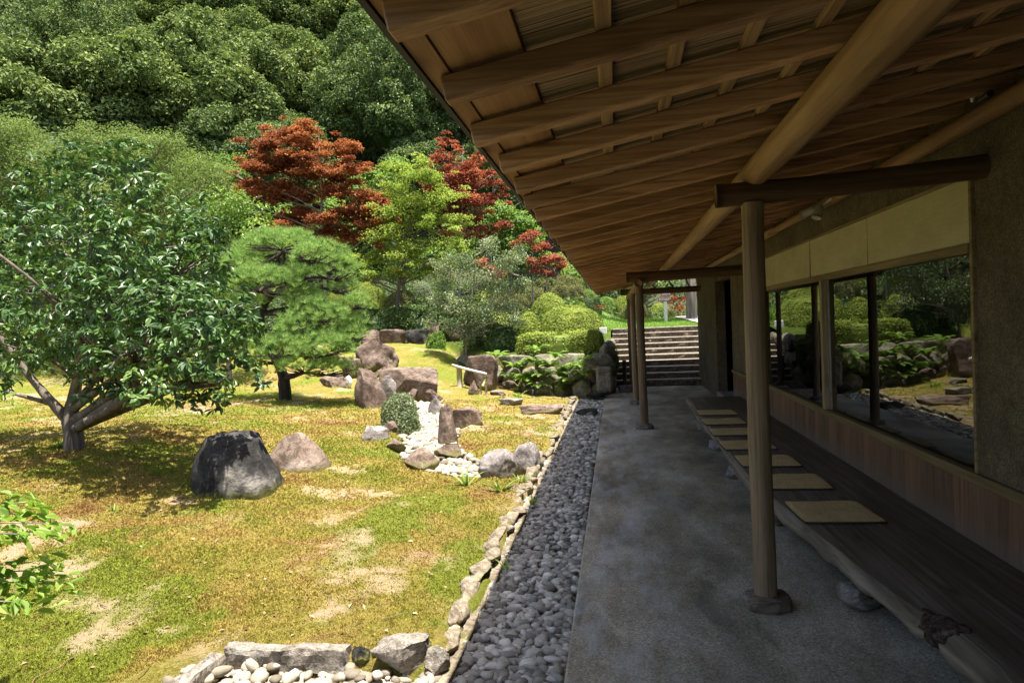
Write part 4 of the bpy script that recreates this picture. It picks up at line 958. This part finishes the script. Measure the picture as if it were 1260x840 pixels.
for k, (bx_, lob, lab) in enumerate((((655, 352), [(648, 293, 8), (655, 287, 7), (668, 302, 8), (660, 305, 6), (636, 300, 7)], 'small red maple with two tufts below the eave line'),
                                     ((672, 352), [(670, 322, 9), (682, 318, 9), (690, 326, 8), (662, 332, 9), (675, 338, 8), (655, 322, 7)], 'low red maple bush among the round shrubs'),
                                     ((603, 352), [(600, 330, 8), (612, 335, 8), (592, 322, 7), (606, 345, 7)], 'small crimson bush behind the silvery shrub'))):
    mid_tree('red_maple_bush', lab, 'maple', 27.0 if k != 2 else 21.5, bx_, lob, RED2_L, BARKP, 320+k, 4000, .11, .07, .04, .55, .5, .9, fuzz=.4, extra=2, jit=.4, out=.3, shell=.2)
mids = [('yellow green tree between the two red maples', 28, (500, 380), [(470, 225, 20), (455, 215, 14), (490, 205, 18), (480, 245, 20), (440, 235, 16)], MIDG_L),
        ('fresh green tree under the eave right of the crimson maple', 30, (630, 370), [(615, 262, 20), (640, 275, 22), (600, 285, 22), (625, 300, 24), (655, 300, 18), (585, 300, 16), (665, 285, 10)], MIDG_L),
        ('dark green conifer like tree beside the crimson maple', 33, (600, 370), [(590, 170, 16), (600, 195, 20), (625, 225, 22), (640, 250, 22), (575, 150, 14), (612, 255, 22), (660, 268, 16)], HILL_C),
        ('bushy bright green tree left of the red maple', 27, (290, 400), [(275, 200, 16), (290, 215, 18), (262, 210, 16), (280, 235, 22), (300, 255, 22), (270, 255, 22)], MIDG_L),
        ('dark green tree behind the left side of the red maple', 31, (330, 380), [(310, 180, 22), (335, 165, 20), (290, 185, 18), (350, 200, 26), (320, 215, 26), (300, 230, 26)], HILL_C),
        ('green tree filling the gap behind the red and green maples', 29, (430, 380), [(400, 260, 30), (440, 280, 28), (470, 310, 30), (420, 310, 30), (500, 330, 28), (380, 300, 30), (450, 335, 26), (540, 320, 26)], MIDG_L),
        ('light green shrub tree above the round azaleas under the eave', 31, (690, 365), [(690, 320, 14), (705, 335, 16), (672, 318, 12), (718, 345, 12), (655, 325, 12), (640, 325, 14)], MIDG_L),
        ('dark shrub mass under the far end of the eave', 36, (790, 380), [(745, 360, 16), (770, 352, 16), (800, 352, 18), (830, 355, 16), (855, 360, 16), (885, 352, 18), (720, 345, 18)], HILL_C),
        ('deep green tree in the shade behind the glossy camellia', 24, (60, 410), [(20, 180, 40), (70, 190, 40), (120, 205, 40), (-40, 200, 50), (180, 230, 40), (230, 250, 34)], HILL_C)]
for k, (lab, Y, bp, lob, m) in enumerate(mids):
    mid_tree('garden_tree', lab, 'tree', Y, bp, lob, m, BARK, 330+k, 800, .15, .09, .1, .75, 1.0, .6, extra=1, core=.6)

# --- clipped azaleas, hedges and small shrubs
def dome_proto(n, L, W, r, boxy=False, jit=.45, rough=.05):
    d = rdir(n*2, r); d = d[d[:, 2] > -.25][:n]; n = len(d)
    e = .42 if boxy else .8
    q = np.sign(d)*np.abs(d)**e if boxy else d; q = q/np.maximum((np.abs(q)**(8 if boxy else 2.3)).sum(1, keepdims=True)**(1/(8 if boxy else 2.3)), 1e-6)
    P = q*(1+rough*fbm(q, 2.6, 3, int(r.integers(99)))+.02*r.normal(size=n)-.05*r.random(n)**2)[:, None]
    return P, unit(q**3 if boxy else q)
def shrub(name, label, cat, c, size, leafm, seed, L=.05, W=.026, dens=1.0, boxy=False, jit=.5, rough=.06, group=None, rotz=0, core=.86):
    r = np.random.default_rng(seed); a, b_, h = size; area = 2.2*(a*b_+(a+b_)*h); n = int(min(22000, dens*area/(L*W)*2.2))
    P, nr = dome_proto(n, L, W, r, boxy, jit, rough); sc = np.array([a/2, b_/2, h])
    nr = unit(unit(nr/sc)+np.array([0, 0, .08])+jit*.75*r.normal(size=nr.shape)); V, F = leaves(P*sc, nr, L, W, r, 0)
    mb = MB(); mb.add(V, F, np.clip(.5+.18*fbm(P*sc, 3, 2, seed)+r.normal(0, .2, len(P)), 0, 1))
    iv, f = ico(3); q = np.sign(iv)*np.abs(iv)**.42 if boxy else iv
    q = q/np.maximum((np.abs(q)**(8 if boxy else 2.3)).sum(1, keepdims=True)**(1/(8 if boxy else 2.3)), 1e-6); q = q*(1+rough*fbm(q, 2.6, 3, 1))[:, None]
    mb.add(q*sc*core, f, np.full(len(f), .2))  # core in a dark leaf tone, as shade inside the shrub
    V, F, Tt = mb.arr(); cs, sn = math.cos(rotz), math.sin(rotz); W_ = V.copy(); W_[:, 0] = V[:, 0]*cs-V[:, 1]*sn; W_[:, 1] = V[:, 0]*sn+V[:, 1]*cs
    return tag(mk(name, W_+np.asarray(c), F, leafm, None, tuple(c), tint=Tt), label, cat, group)
def dome(px, top, wpx, Y, leafm, label, seed, ratio=None, depth=.9, name='clipped_azalea', cat='bush', base=None, **k):
    p = at_y(px, top, Y); s = mpp(p); z0 = (T(p[0], Y) if base is None else at_y(px, base, Y)[2])-.06; h = p[2]-z0; w_ = wpx*s
    if ratio: z0 = p[2]-w_*ratio; h = w_*ratio
    return shrub(name, label, cat, (p[0], Y, z0), (w_, w_*depth, max(h, .2)), leafm, seed, **k)
D = [(701, 376, 78, 19.6, HEDG_L, 'largest yellow green clipped azalea mound above the flat hedge'), (715, 373, 24, 20.6, HEDG_L, 'small azalea dome peeping over the largest mound'), (675, 361, 45, 22.5, HEDG_L, 'round yellow green azalea dome left of the largest mound'),
     (655, 353, 30, 24.5, TWIG_L, 'paler azalea dome behind the round dome'), (650, 343, 18, 26.5, HEDG_L, 'tiny bright yellow azalea dome high on the slope'), (628, 358, 40, 22, TWIG_L, 'olive twiggy azalea beside the silvery shrub'),
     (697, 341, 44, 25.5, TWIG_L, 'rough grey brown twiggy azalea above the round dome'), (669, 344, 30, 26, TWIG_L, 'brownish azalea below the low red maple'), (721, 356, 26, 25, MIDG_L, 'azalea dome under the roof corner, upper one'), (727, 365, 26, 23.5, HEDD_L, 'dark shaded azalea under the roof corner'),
     (707, 333, 26, 30, MIDG_L, 'bright lime bush touching the eave line'), (746, 365, 26, 27, MIDG_L, 'green bush behind the red lilies'), (766, 364, 26, 28, HEDG_L, 'tall azalea left of the slim posts'), (782, 371, 34, 25, TWIG_L, 'orange tinged azalea dome behind the slim posts'),
     (810, 373, 24, 26, HEDG_L, 'round green azalea dome at the back of the lawn'), (833, 376, 22, 26, TWIG_L, 'small olive azalea dome by the signpost'), (448, 348, 56, 21.6, HEDG_L, 'big yellow topped azalea behind the green maple trunk'), (414, 358, 26, 21, HEDG_L, 'small yellow azalea at the right edge of the pine'),
     (492, 358, 36, 21.8, TWIG_L, 'olive azalea right of the green maple trunk'), (519, 346, 26, 20.6, OLIV_L, 'round grey green bush left of the silvery shrub'), (615, 383, 40, 18.6, HEDG_L, 'yellow green azalea dome beside the flat hedge'), (650, 384, 32, 19.4, HEDG_L, 'bright bushy azalea behind the flat hedge'),
     (570, 366, 40, 21.5, HEDG_L, 'azalea dome hidden behind the silvery shrub'), (600, 352, 36, 23.5, HEDG_L, 'azalea dome behind the top of the silvery shrub'), (865, 374, 24, 26.5, MIDG_L, 'green bush at the right end of the lawn')]
for k, (px, tp, wp, Y, m, lab) in enumerate(D):
    if k > 1 and k not in (20, 21): Y = float(np.clip(ground(px, tp+.66*wp)[1], 18.5, 33))
    dome(px, tp, wp, Y, m, lab, 400+k, rough=.07 if m is not TWIG_L else .2, jit=.28 if m is not TWIG_L else .7, L=.05 if m is not TWIG_L else .06)
dome(491, 486, 50, ground(491, 532)[1]+.25, OLIV_L, 'round clipped bush beside the white pebble stream', 440, base=534, L=.045, W=.02, rough=.1, jit=.8, name='round_bush', core=.85)
# hedges
p0 = at_y(638, 406, 15.75); p1 = at_y(739, 411, 15.75); zb = .80
shrub('flat_hedge', 'flat topped clipped hedge on the stone wall left of the steps', 'hedge', ((p0[0]+p1[0])/2, 16.1, zb), (p1[0]-p0[0]+.1, .9, (p0[2]+p1[2])/2-zb), HEDG_L, 450, .05, .027, 1.0, True, .45, .03)
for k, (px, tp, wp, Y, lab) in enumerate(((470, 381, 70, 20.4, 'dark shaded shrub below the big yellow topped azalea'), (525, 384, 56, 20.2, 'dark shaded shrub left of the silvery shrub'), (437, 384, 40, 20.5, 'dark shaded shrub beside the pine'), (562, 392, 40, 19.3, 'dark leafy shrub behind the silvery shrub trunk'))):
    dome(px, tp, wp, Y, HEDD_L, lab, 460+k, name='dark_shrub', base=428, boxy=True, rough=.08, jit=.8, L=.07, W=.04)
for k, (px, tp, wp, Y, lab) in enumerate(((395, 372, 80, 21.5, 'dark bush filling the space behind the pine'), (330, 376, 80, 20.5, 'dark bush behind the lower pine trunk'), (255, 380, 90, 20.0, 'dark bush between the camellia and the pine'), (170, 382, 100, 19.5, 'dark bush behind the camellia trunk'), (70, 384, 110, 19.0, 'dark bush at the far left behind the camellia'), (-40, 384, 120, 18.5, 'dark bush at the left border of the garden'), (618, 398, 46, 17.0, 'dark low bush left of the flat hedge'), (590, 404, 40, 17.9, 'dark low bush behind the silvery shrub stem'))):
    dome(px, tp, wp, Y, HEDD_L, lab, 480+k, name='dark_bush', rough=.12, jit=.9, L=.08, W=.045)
dome(425, 384, 36, 17.6, GLOS_L, 'pale variegated bush between the pine and the red rocks', 470, name='variegated_bush', base=430, rough=.2, jit=.9, L=.07, W=.03)
dome(536, 410, 26, 18.2, GLOS_L, 'small bright leafy bush at the right end of the low stone wall', 471, name='small_bush', base=440, rough=.2, jit=.9, L=.06, W=.03)
dome(745, 426, 30, 15.9, GLOS_L, 'small leafy bush at the top of the grey stone block', 472, name='small_bush', base=446, rough=.2, jit=.9, L=.06, W=.03)
# ferns and strap leaved plants
def fern(px, py, Y, size, label, seed, n=16):
    r = np.random.default_rng(seed); b = at_y(px, py, Y); mb = MB()
    for k in range(n):
        th = r.uniform(-math.pi, 0) if r.random() < .75 else r.uniform(0, math.pi); L = size*r.uniform(.7, 1.15); t = np.linspace(0, 1, 13)
        d = np.array([math.cos(th), math.sin(th), 0]); el = r.uniform(.6, 1.35)
        P = b+d*(t*L*math.cos(el*.7))[:, None]+np.array([0, 0, 1])*((t*math.sin(el)-.62*t*t)*L)[:, None]
        tg = unit(np.gradient(P, axis=0)); sd = unit(np.cross(tg, [0, 0, 1])); up = np.cross(sd, tg)
        for s_ in (1, -1):
            wl = (L*.15*np.sin(np.pi*np.clip(t*.9+.1, 0, 1))**.8)[:, None]
            A = P; e = P+sd*s_*wl+tg*wl*.35-up*wl*.15; q1 = P+tg*L/30; 
            V = np.stack([A-tg*L/36, e-tg*L/70, e+tg*L/70, q1], 1).reshape(-1, 3); i = np.arange(len(t))[:, None]*4
            mb.add(V, i+np.array([[0, 1, 2, 3]]), np.clip(r.normal(.5, .2)+r.normal(0, .1, len(t)), 0, 1))
    V, F, Tt = mb.arr(); tag(mk('fern', V, F, FERN_L, None, tuple(b), tint=Tt), label, 'fern', 'ferns on the stone wall')
FE = [(632, 452, 'fern at the left end of the wall beside the red rock'), (655, 446, 'fern hanging under the long top stone of the wall'), (668, 462, 'bright low fern in the middle of the wall'), (683, 440, 'tall upright fern between the wall top stones'), (700, 456, 'fern right of the tall upright fern'), (712, 452, 'light green fern at the right end of the wall by the shadow'), (640, 478, 'small fern at the foot of the wall left of the bright fern'), (690, 476, 'small fern on the moss at the foot of the wall'), (645, 466, 'drooping fern low on the wall above the small fern'), (722, 444, 'pale fern at the end of the hedge'), (676, 450, 'fern tucked below the tall upright fern'), (660, 432, 'fern on top of the wall beneath the hedge'), (610, 440, 'fern behind the dark red rock'), (648, 470, 'fern low on the wall near the dark red rock'), (700, 470, 'fern low at the right half of the wall'), (718, 462, 'fern beside the shadow edge on the wall'), (628, 466, 'fern against the right side of the dark red rock'), (688, 462, 'fern filling the wall joint above the moss'), (664, 476, 'little fern in the lowest wall joint')]
for k, (px, py, lab) in enumerate(FE): fern(px, py, wall_y(at_y(px, py, 15.2)[0])-.22, .44 if k != 6 and k != 7 else .25, lab, 800+k)
def strap(px, py, n, L, label, seed, mat=GRASS_L, name='strap_leaved_plant'):
    r = np.random.default_rng(seed); b = ground(px, py); mb = MB()
    for k in range(n):
        th = r.uniform(0, 6.28); l = L*r.uniform(.6, 1.1); t = np.linspace(0, 1, 7); el = r.uniform(.8, 1.4); d = np.array([math.cos(th), math.sin(th), 0])
        P = b+d*(.02+t*l*math.cos(el)+.25*l*t*t)[:, None]+np.array([0, 0, 1])*((t*math.sin(el)-.35*t*t)*l)[:, None]
        wd = (L*.055*(1-t**2.2)+.001)[:, None]; sd = np.array([-d[1], d[0], 0]); V = np.stack([P-sd*wd, P+sd*wd], 1).reshape(-1, 3); i = np.arange(6)[:, None]*2
        mb.add(V, i+np.array([[0, 1, 3, 2]]), np.full(6, np.clip(r.normal(.5, .25), 0, 1)))
    V, F, Tt = mb.arr(); return tag(mk(name, V, F, mat, None, tuple(b), tint=Tt), label, 'plant')
strap(574, 598, 14, .26, 'strap leaved plant left of the rounded grey rock', 820); strap(616, 606, 18, .22, 'strap leaved plant in front of the rounded grey rock', 821); strap(640, 596, 16, .2, 'strap leaved plant in front of the ridged rock', 822)
strap(638, 490, 14, .3, 'small grassy clump on the moss below the fern wall', 823, FERN_L, 'grass_clump'); strap(655, 620, 14, .12, 'low yellowish plant against the edging stones', 824, FERN_L, 'grass_clump'); strap(622, 700, 10, .09, 'tiny weed growing between the edging stones', 825, FERN_L, 'grass_clump')
strap(72, 552, 40, .16, 'tuft of bright grass in the shade by the camellia trunk', 826, FERN_L, 'grass_clump'); strap(140, 628, 10, .1, 'lone weed with upright leaves on bare soil', 827, FERN_L, 'grass_clump')

# --- red lilies, signs, bamboo spout
ORNG = plain('orange_red_petal', (.62, .09, .025), .5, 0, .2)
def lily(px, py, Y, label, seed, n):
    r = np.random.default_rng(seed); b = at_y(px, py, Y); b[2] = T(b[0], Y); root = empty('red_lily', tuple(b), label, 'flower', 'red lilies by the lawn')
    st_, fl, lf = MB(), MB(), MB()
    for k in range(n):
        x, y = r.normal(0, .09, 2); h = (at_y(px, 377, Y)[2]-b[2])*r.uniform(.85, 1.05); top = b+np.array([x*1.3, y, h]); st_.add(*tube([b+np.array([x*.5, y*.5, -.05]), top], [.009, .006], 5))
        for j in range(6):
            th = j*1.047+r.uniform(0, .4); d = np.array([math.cos(th), math.sin(th), .35]); sd = np.array([-d[1], d[0], 0]); q = top+d*.05; e = top+d*.1-np.array([0, 0, .03])
            fl.add(np.array([top, q-sd*.028, e, q+sd*.028]), np.array([[0, 1, 2, 3]]))
    for k in range(26):
        th = r.uniform(0, 6.28); d = np.array([math.cos(th), math.sin(th), 0]); l = r.uniform(.3, .6); q = b+r.normal(0, .08, 3)*np.array([1, 1, 0]); sd = np.array([-d[1], d[0], 0])*.012
        lf.add(np.array([q-sd, q+sd, q+d*l*.3+np.array([0, 0, l*.8])+sd, q+d*l*.3+np.array([0, 0, l*.8])-sd]), np.array([[0, 1, 2, 3]]))
    st_.build('stem', FERN_L, root); fl.build('blossom', ORNG, root); lf.build('leaf', FERN_L, root)
lily(738, 405, 21.2, 'cluster of orange red lilies left of the lawn', 850, 5); lily(730, 405, 21.6, 'single orange red lily left of the lily cluster', 851, 2)
def flower_bush(px, py, wp, Y, label, seed):
    r = np.random.default_rng(seed); p = at_y(px, py, Y); s = mpp(p); root = empty('flowering_shrub', (p[0], Y, T(p[0], Y)), label, 'shrub')
    lob = [(p+r.normal(0, wp*s*.3, 3), (wp*s*.35,)*3) for _ in range(5)]; crown_mesh(lob, 260, .13, .08, r).build('foliage', HEDD_L, root)
    C = np.concatenate([c+rdir(16, r)*rd[0] for c, rd in lob]); V, F = leaves(C, rdir(len(C), r), .16, .13, r); mk('blossom', V, F, ORNG, root)
flower_bush(833, 367, 22, 29, 'shrub with orange red blossoms behind the signpost', 852)
p = at_y(819, 388, 25.2); zb = T(p[0], 25.2); sg = empty('signpost', (p[0], 25.2, zb), 'pale post with two dark pink name boards at the back of the lawn', 'signpost')
s = mpp(p); zt = at_y(820, 357, 25.2)[2]; GPOST = plain('weathered_white_post', (.5, .49, .47), .7, 0, .1); PINK = plain('dusty_pink_board', (.2, .065, .075), .6, 0, .12)
mk('post', *box((p[0]-.06, 25.14, zb-.1), (p[0]+.06, 25.26, zt), .01), GPOST, sg)
for k, (py, x0, x1) in enumerate(((368, -.25, .15), (361.5, -.15, .2))):
    z = at_y(820, py, 25.2)[2]; bd = mk('name_board', *box((p[0]+x0, 25.09, z-.075), (p[0]+x1, 25.13, z+.075), .008), PINK, sg)
    mb = MB(); x = p[0]+x0+.035; rq = np.random.default_rng(9+k)
    while x < p[0]+x1-.05:
        for _ in range(2): zz = z+rq.uniform(-.03, .03); mb.add(*box((x, 25.083, zz-.008), (x+.03, 25.088, zz+.008)))
        mb.add(*box((x+.011, 25.0815, z-.045), (x+.019, 25.0825, z+.045))); x += .05
    mb.build('lettering', WHITE, bd)
p = at_y(743, 430, 19.2); zt = at_y(744, 413, 19.2)[2]; mp = empty('stone_marker', (p[0], 19.2, 1.0), 'squat stone pillar with a white cap box at the top left of the steps', 'pillar')
s = mpp(p); V, F = rock((.24, .24, zt-.7), 720, 4, 14, .03, .6); V[:, 2] += .70; V += np.array([p[0], 19.2, 0]); V[:, 2] = np.minimum(V[:, 2], zt); mk('pillar', V, F, R_STEP, mp, smooth=True)
mk('cap_box', *box((p[0]-.1, 19.1, zt+.002), (p[0]+.1, 19.3, zt+.23), .01), WHITE, mp)
# shishi-odoshi: bamboo post, pipe and two stakes
bb = ground(566, 477); sp = empty('bamboo_spout', tuple(bb), 'bamboo water spout with pale post and slanting pipe before the red rock', 'water spout'); s = mpp(bb)
BAMB = wood('pale_bamboo', (.3, .27, .2), (.45, .42, .33), (.58, .55, .46), 2, 20, .5)
tz = at_y(566, 451, bb[1])[2]
mk('post', *tube([bb-np.array([0, 0, .1]), np.array([bb[0], bb[1], tz])], [.065, .06], 12, rough=.05), BAMB, sp, smooth=True)
mk('pipe', *tube([at_y(556, 449, bb[1]-.05), at_y(570, 453, bb[1]-.05), at_y(599, 460, bb[1]-.15)], [.03, .028, .026], 10), plain('white_bamboo_pipe', (.62, .6, .55), .4), sp, smooth=True)
for px in (592, 599): q = ground(px, 487 if px < 595 else 488); mk('stake', *tube([q-np.array([0, 0, .1]), q+np.array([-.01, 0, .3 if px < 595 else .24])], [.025, .023], 8), BAMB, sp, smooth=True)
mk('tipping_tube', *tube([at_y(594, 475, q[1]), at_y(599, 464, q[1]+.1)], [.03, .03], 10), plain('green_bamboo', (.2, .2, .06), .5), sp, smooth=True)
# tree by the path behind the wall end
p = at_y(851, 389, 27); b = np.array([p[0], 27, T(p[0], 27)]); r = np.random.default_rng(870)
tree('tall_tree', b, 'tall tree with straight thick grey trunk beside the wall end', 'tree', [b-np.array([0, 0, .2]), b+np.array([.02, 0, 2]), b+np.array([.1, 0, 5]), b+np.array([0, 0, 8])], [.22, .18, .15, .06], ell_lobes(b+np.array([0, 0, 7.5]), (3.0, 3.0, 2.4), 40, .95, r), MIDG_L, BARK, r, per=160, L=.22, W=.13)

# --- young tree whose sprays reach in from the left
r = np.random.default_rng(880)
def at_d(px, py, d): return C0+ray(px, py)*(d/FPX)
rootp = np.array([-3.35, 1.75, .02]); yt = empty('young_tree', tuple(rootp), 'young tree at the left edge with fresh light green leaf sprays', 'tree')
mb, lm = MB(), MB(); mb.add(*tube([rootp-np.array([0, 0, .1]), rootp+np.array([.05, .05, .6]), rootp+np.array([.0, .1, 1.7])], [.035, .028, .015], 8, sub=3))
def spray(a, tips, nl):
    for tip in tips:
        m = (a+tip)/2+np.array([0, 0, .05]); t = np.linspace(0, 1, 40); P = (1-t)[:, None]**2*a+2*((1-t)*t)[:, None]*(m+np.array([0, 0, .05]))+(t**2)[:, None]*tip
        mb.add(*tube(P[::4], np.linspace(.008, .0025, len(P[::4])), 5))
        tg = unit(np.gradient(P, axis=0)); k = r.uniform(.3, 1, nl); i = (k*39).astype(int); C = P[i]; sd = unit(np.cross(tg[i], [0, 0, 1]))
        sg_ = np.sign(r.normal(size=nl))[:, None]; ax = unit(sd*sg_*.9+tg[i]*.7+np.array([0, 0, -.45])+.35*r.normal(size=(nl, 3))); nr = unit(np.array([0, 0, 1])+.45*r.normal(size=(nl, 3)))
        V, F = leaves(C+ax*.045+r.normal(0, .02, (nl, 3)), nr, .075, .033, r, .12, True, ax); tt = np.clip(r.normal(.5, .22, nl), 0, 1); lm.add(V, F, np.concatenate([tt, tt]))
A = rootp+np.array([.03, .08, .95])
spray(A, [at_d(88, 645, 3.0), at_d(60, 618, 3.1), at_d(70, 660, 2.9), at_d(35, 606, 3.05), at_d(30, 660, 2.95), at_d(50, 632, 3.0)], 75)
B_ = rootp+np.array([.04, .07, .7])
spray(B_, [at_d(92, 715, 2.95), at_d(70, 690, 3.0), at_d(60, 742, 2.85), at_d(25, 745, 2.9), at_d(40, 710, 2.95), at_d(80, 700, 3.05)], 75)
spray(rootp+np.array([.03, .09, 1.2]), [at_d(22, 478, 3.2), at_d(10, 468, 3.2)], 30)
lm.build('foliage', YOUNG_L, yt); mb.build('trunk', BARK, yt, smooth=True)

# ------------------------------------------------------------------ the forest on the mountain
protos = []
for k in range(6):
    r = np.random.default_rng(900+k); kind = k % 3; m = (HILL_A, HILL_A, HILL_C)[kind]
    big = ell_lobes((0, 0, 5.6), (4.9, 4.9, 4.0), 17, 2.0, r, .85, -.28)+[(np.array((0, 0, 5.4)), (3, 3, 2.6))]; lob = []
    for c, rd in big:
        for v in rdir(46, r):
            if v[2] > -.6: q = r.uniform(.45, .8)*(1 if kind < 2 else .8); lob.append((c+v*np.array(rd)*.86, (q, q, q*.78)))
    V, F, Tt = crown_mesh(lob, 300 if kind < 2 else 420, .25 if kind < 2 else .2, .15 if kind < 2 else .12, r,   .7, .6, .9, .6, low=-.7, fuzz=.1, tvar=.14).arr()
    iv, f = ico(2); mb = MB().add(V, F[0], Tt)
    for c, rd in big[-1:]: mb.add(c+iv*np.array(rd)*.7, f, np.full(len(f), .3))  # inner ball toned darker for the shade within the crown
    V, F, Tt = mb.arr(); me = mesh('hill_crown', V, F, m, tint=Tt); lob = big
    mb = MB(); limbs(mb, [(0, 0, -2.5), (.2, 0, 2), (0, .2, 5)], [.35, .28, .15], lob[:4], r); V, F, _ = mb.arr(); protos.append((me, mesh('hill_trunk', V, F, BARKD, smooth=True), kind))
mats2 = {}
def recolor(k):
    me = protos[k][0].copy(); me.materials[0] = HILL_B; return me
protos_b = [recolor(k) for k in (0, 1, 3, 4)]
LABS = {0: 'dark domed evergreen on the forested mountainside', 1: 'lumpy evergreen crown on the forested mountainside', 2: 'deep green fine leaved tree on the forested mountainside', 3: 'olive yellow tinged evergreen crown on the forested mountainside'}
r = np.random.default_rng(950); cnt = 0
d = 43.0
while d < 122:
    st_ = 5.4+.02*(d-43); lat = -d*1.28
    while lat < d*.95:
        dd = d+r.uniform(-2.2, 2.2); ll = lat+r.uniform(-2.2, 2.2)
        # d runs towards the mountain, lat across it
        x = -.34*dd+.94*ll; y = .94*dd+.34*ll; az = math.degrees(math.atan2(x, y))
        lat += st_*1.12
        if not (-52 < az < 21) or y < 20: continue
        k = int(r.integers(6)); kind = protos[k][2]; me = protos[k][0]
        if r.random() < .16 and kind < 2: me = protos_b[int(r.integers(4))]; kind = 3
        if az > -22 and d < 62: k = 2 if r.random() < .6 else 5; me = protos[k][0]; kind = 2
        if cnt >= 295: continue
        o = bpy.data.objects.new('hillside_tree', None); COL.objects.link(o); sc = r.uniform(.72, 1.2)
        o.location = (x, y, T(x, y)-.8); o.rotation_euler = (0, 0, r.uniform(0, 6.28)); o.scale = (sc, sc, sc*r.uniform(.85, 1.15)); tag(o, LABS[kind], 'tree', 'evergreen trees covering the mountainside')
        for nm, mm in (('crown', me), ('trunk', protos[k][1])):
            c = bpy.data.objects.new(nm, mm); COL.objects.link(c); c.parent = o
        cnt += 1
    d += st_*.92
print('hill trees', cnt)

# ------------------------------------------------------------------ moss tufts
r = np.random.default_rng(990); n = 430000
px = r.uniform(-60, 760, n); py = 424+436*r.random(n)**.85
dd = np.stack([c_f*FPX]*n)+np.outer((px-CX)*math.cos(ROLL)-(py-CY)*math.sin(ROLL), c_r)-np.outer((px-CX)*math.sin(ROLL)+(py-CY)*math.cos(ROLL), c_u)
z0 = np.full(n, .05)
for _ in range(4):
    P = C0+dd*((z0-EYE)/dd[:, 2])[:, None]; P[:, 0] = np.clip(P[:, 0], -18, 5); P[:, 1] = np.clip(P[:, 1], 1, 21); z0 = np.clip(terrain(P[:, 0], P[:, 1]), -.1, 1.2)
P[:, 2] = moss_z(P[:, 0], P[:, 1])
nz = fbm(P*np.array([1, 1, 0]), 2.3, 4, 77)
ok = (P[:, 0] < ragged(P[:, 1])-.07) & (P[:, 0] > -15.5) & (P[:, 1] > 1.4) & (P[:, 1] < wall_y(P[:, 0])-.1) & (stream_d(P[:, 0], P[:, 1]) > .42) & ~((P[:, 1] < 3.24) & (P[:, 0] > -2.36+.55*(P[:, 1]-3))) & (soil_f(P)+r.normal(0, .3, n) < .62)
P = P[ok]; nz = nz[ok]; n = len(P); dist = np.linalg.norm(P-C0, axis=1)
h = (.007+.009*r.random(n)+.007*np.clip(nz, 0, 1))*np.clip(dist/4.5, .8, 2.2); wd = .0038*np.clip(dist/3.5, .8, 3.2)
d3 = unit(r.normal(size=(n, 3))*np.array([.8, .8, .2])+np.array([0, 0, .7])); s3 = unit(np.cross(d3, r.normal(size=(n, 3))))
V = np.stack([P-s3*wd[:, None]-np.array([0, 0, .004]), P+s3*wd[:, None]-np.array([0, 0, .004]), P+d3*h[:, None]], 1).reshape(-1, 3)
tag(mk('moss', V, np.arange(n*3).reshape(-1, 3), TUFT, tint=np.clip(r.normal(.5, .22, n), 0, 1), fcs=dict(green=green_f(P))), kind='stuff')

# undergrowth on the slope behind the terrace, fallen leaves and twigs on the moss
r = np.random.default_rng(1001); n = 90000
x = r.uniform(-34, 3, n); y = 20+24*r.random(n)**1.2; ok = ~((x > -1.2) & (y < 31)); x, y = x[ok], y[ok]; n = len(x)
cl_ = fbm(np.stack([x, y, 0*x], -1), .7, 4, 6); P = np.stack([x, y, terrain(x, y)+r.random(n)*np.clip(.16+.35*cl_, .04, .6)], -1)
V, F = leaves(P, unit(np.array([0, 0, 1])+.6*r.normal(size=(n, 3))), .15, .08, r)
tag(mk('undergrowth', V, F, HEDD_L, tint=np.clip(.35+.4*cl_+r.normal(0, .18, n), 0, 1)), kind='stuff')  # dark leaf colour stands for shade in the gaps between domes
n = 700; x = r.uniform(-9, -1.1, n); y = 2.6+8*r.random(n)**1.3; P = np.stack([x, y, moss_z(x, y)+.012], -1)
V, F = leaves(P, unit(np.array([0, 0, 1])+.25*r.normal(size=(n, 3))), .038, .018, r); LITTER = leaf_mat('dry_leaf', (.10, .05, .025), (.26, .16, .08), (.45, .35, .22), .8, .1, .1)
mbl = MB().add(V, F, r.random(n))
for k in range(60):
    x0, y0 = r.uniform(-6, -1.2), 2.9+5*r.random()**1.3; th = r.uniform(0, 6.28); l = r.uniform(.03, .11); q = np.array([[x0+math.cos(th+r.normal(0, .25))*l*t, y0+math.sin(th+r.normal(0, .25))*l*t, 0] for t in (-1, -.3, .4, 1)]); q[:, 2] = moss_z(q[:, 0], q[:, 1])+.014
    mbl.add(*tube(q, .0028, 5), .35)
tag(mbl.build('leaf_litter', LITTER), kind='stuff')

r = np.random.default_rng(1010); n = 26000; x = r.uniform(-1.1, 6, n); y = 20+11*r.random(n)**1.4; ok = x < 2.6; x, y = x[ok], y[ok]; n = len(x)
P = np.stack([x, y, terrain(x, y)], -1); d3 = unit(r.normal(size=(n, 3))*np.array([.5, .5, .1])+np.array([0, 0, 1])); s3 = unit(np.cross(d3, r.normal(size=(n, 3))))*.008
V = np.stack([P-s3, P+s3, P+d3*r.uniform(.03, .10, n)[:, None]], 1).reshape(-1, 3)
tag(mk('grass', V, np.arange(n*3).reshape(-1, 3), FERN_L, tint=np.clip(r.normal(.45, .2, n), 0, 1)), kind='stuff')
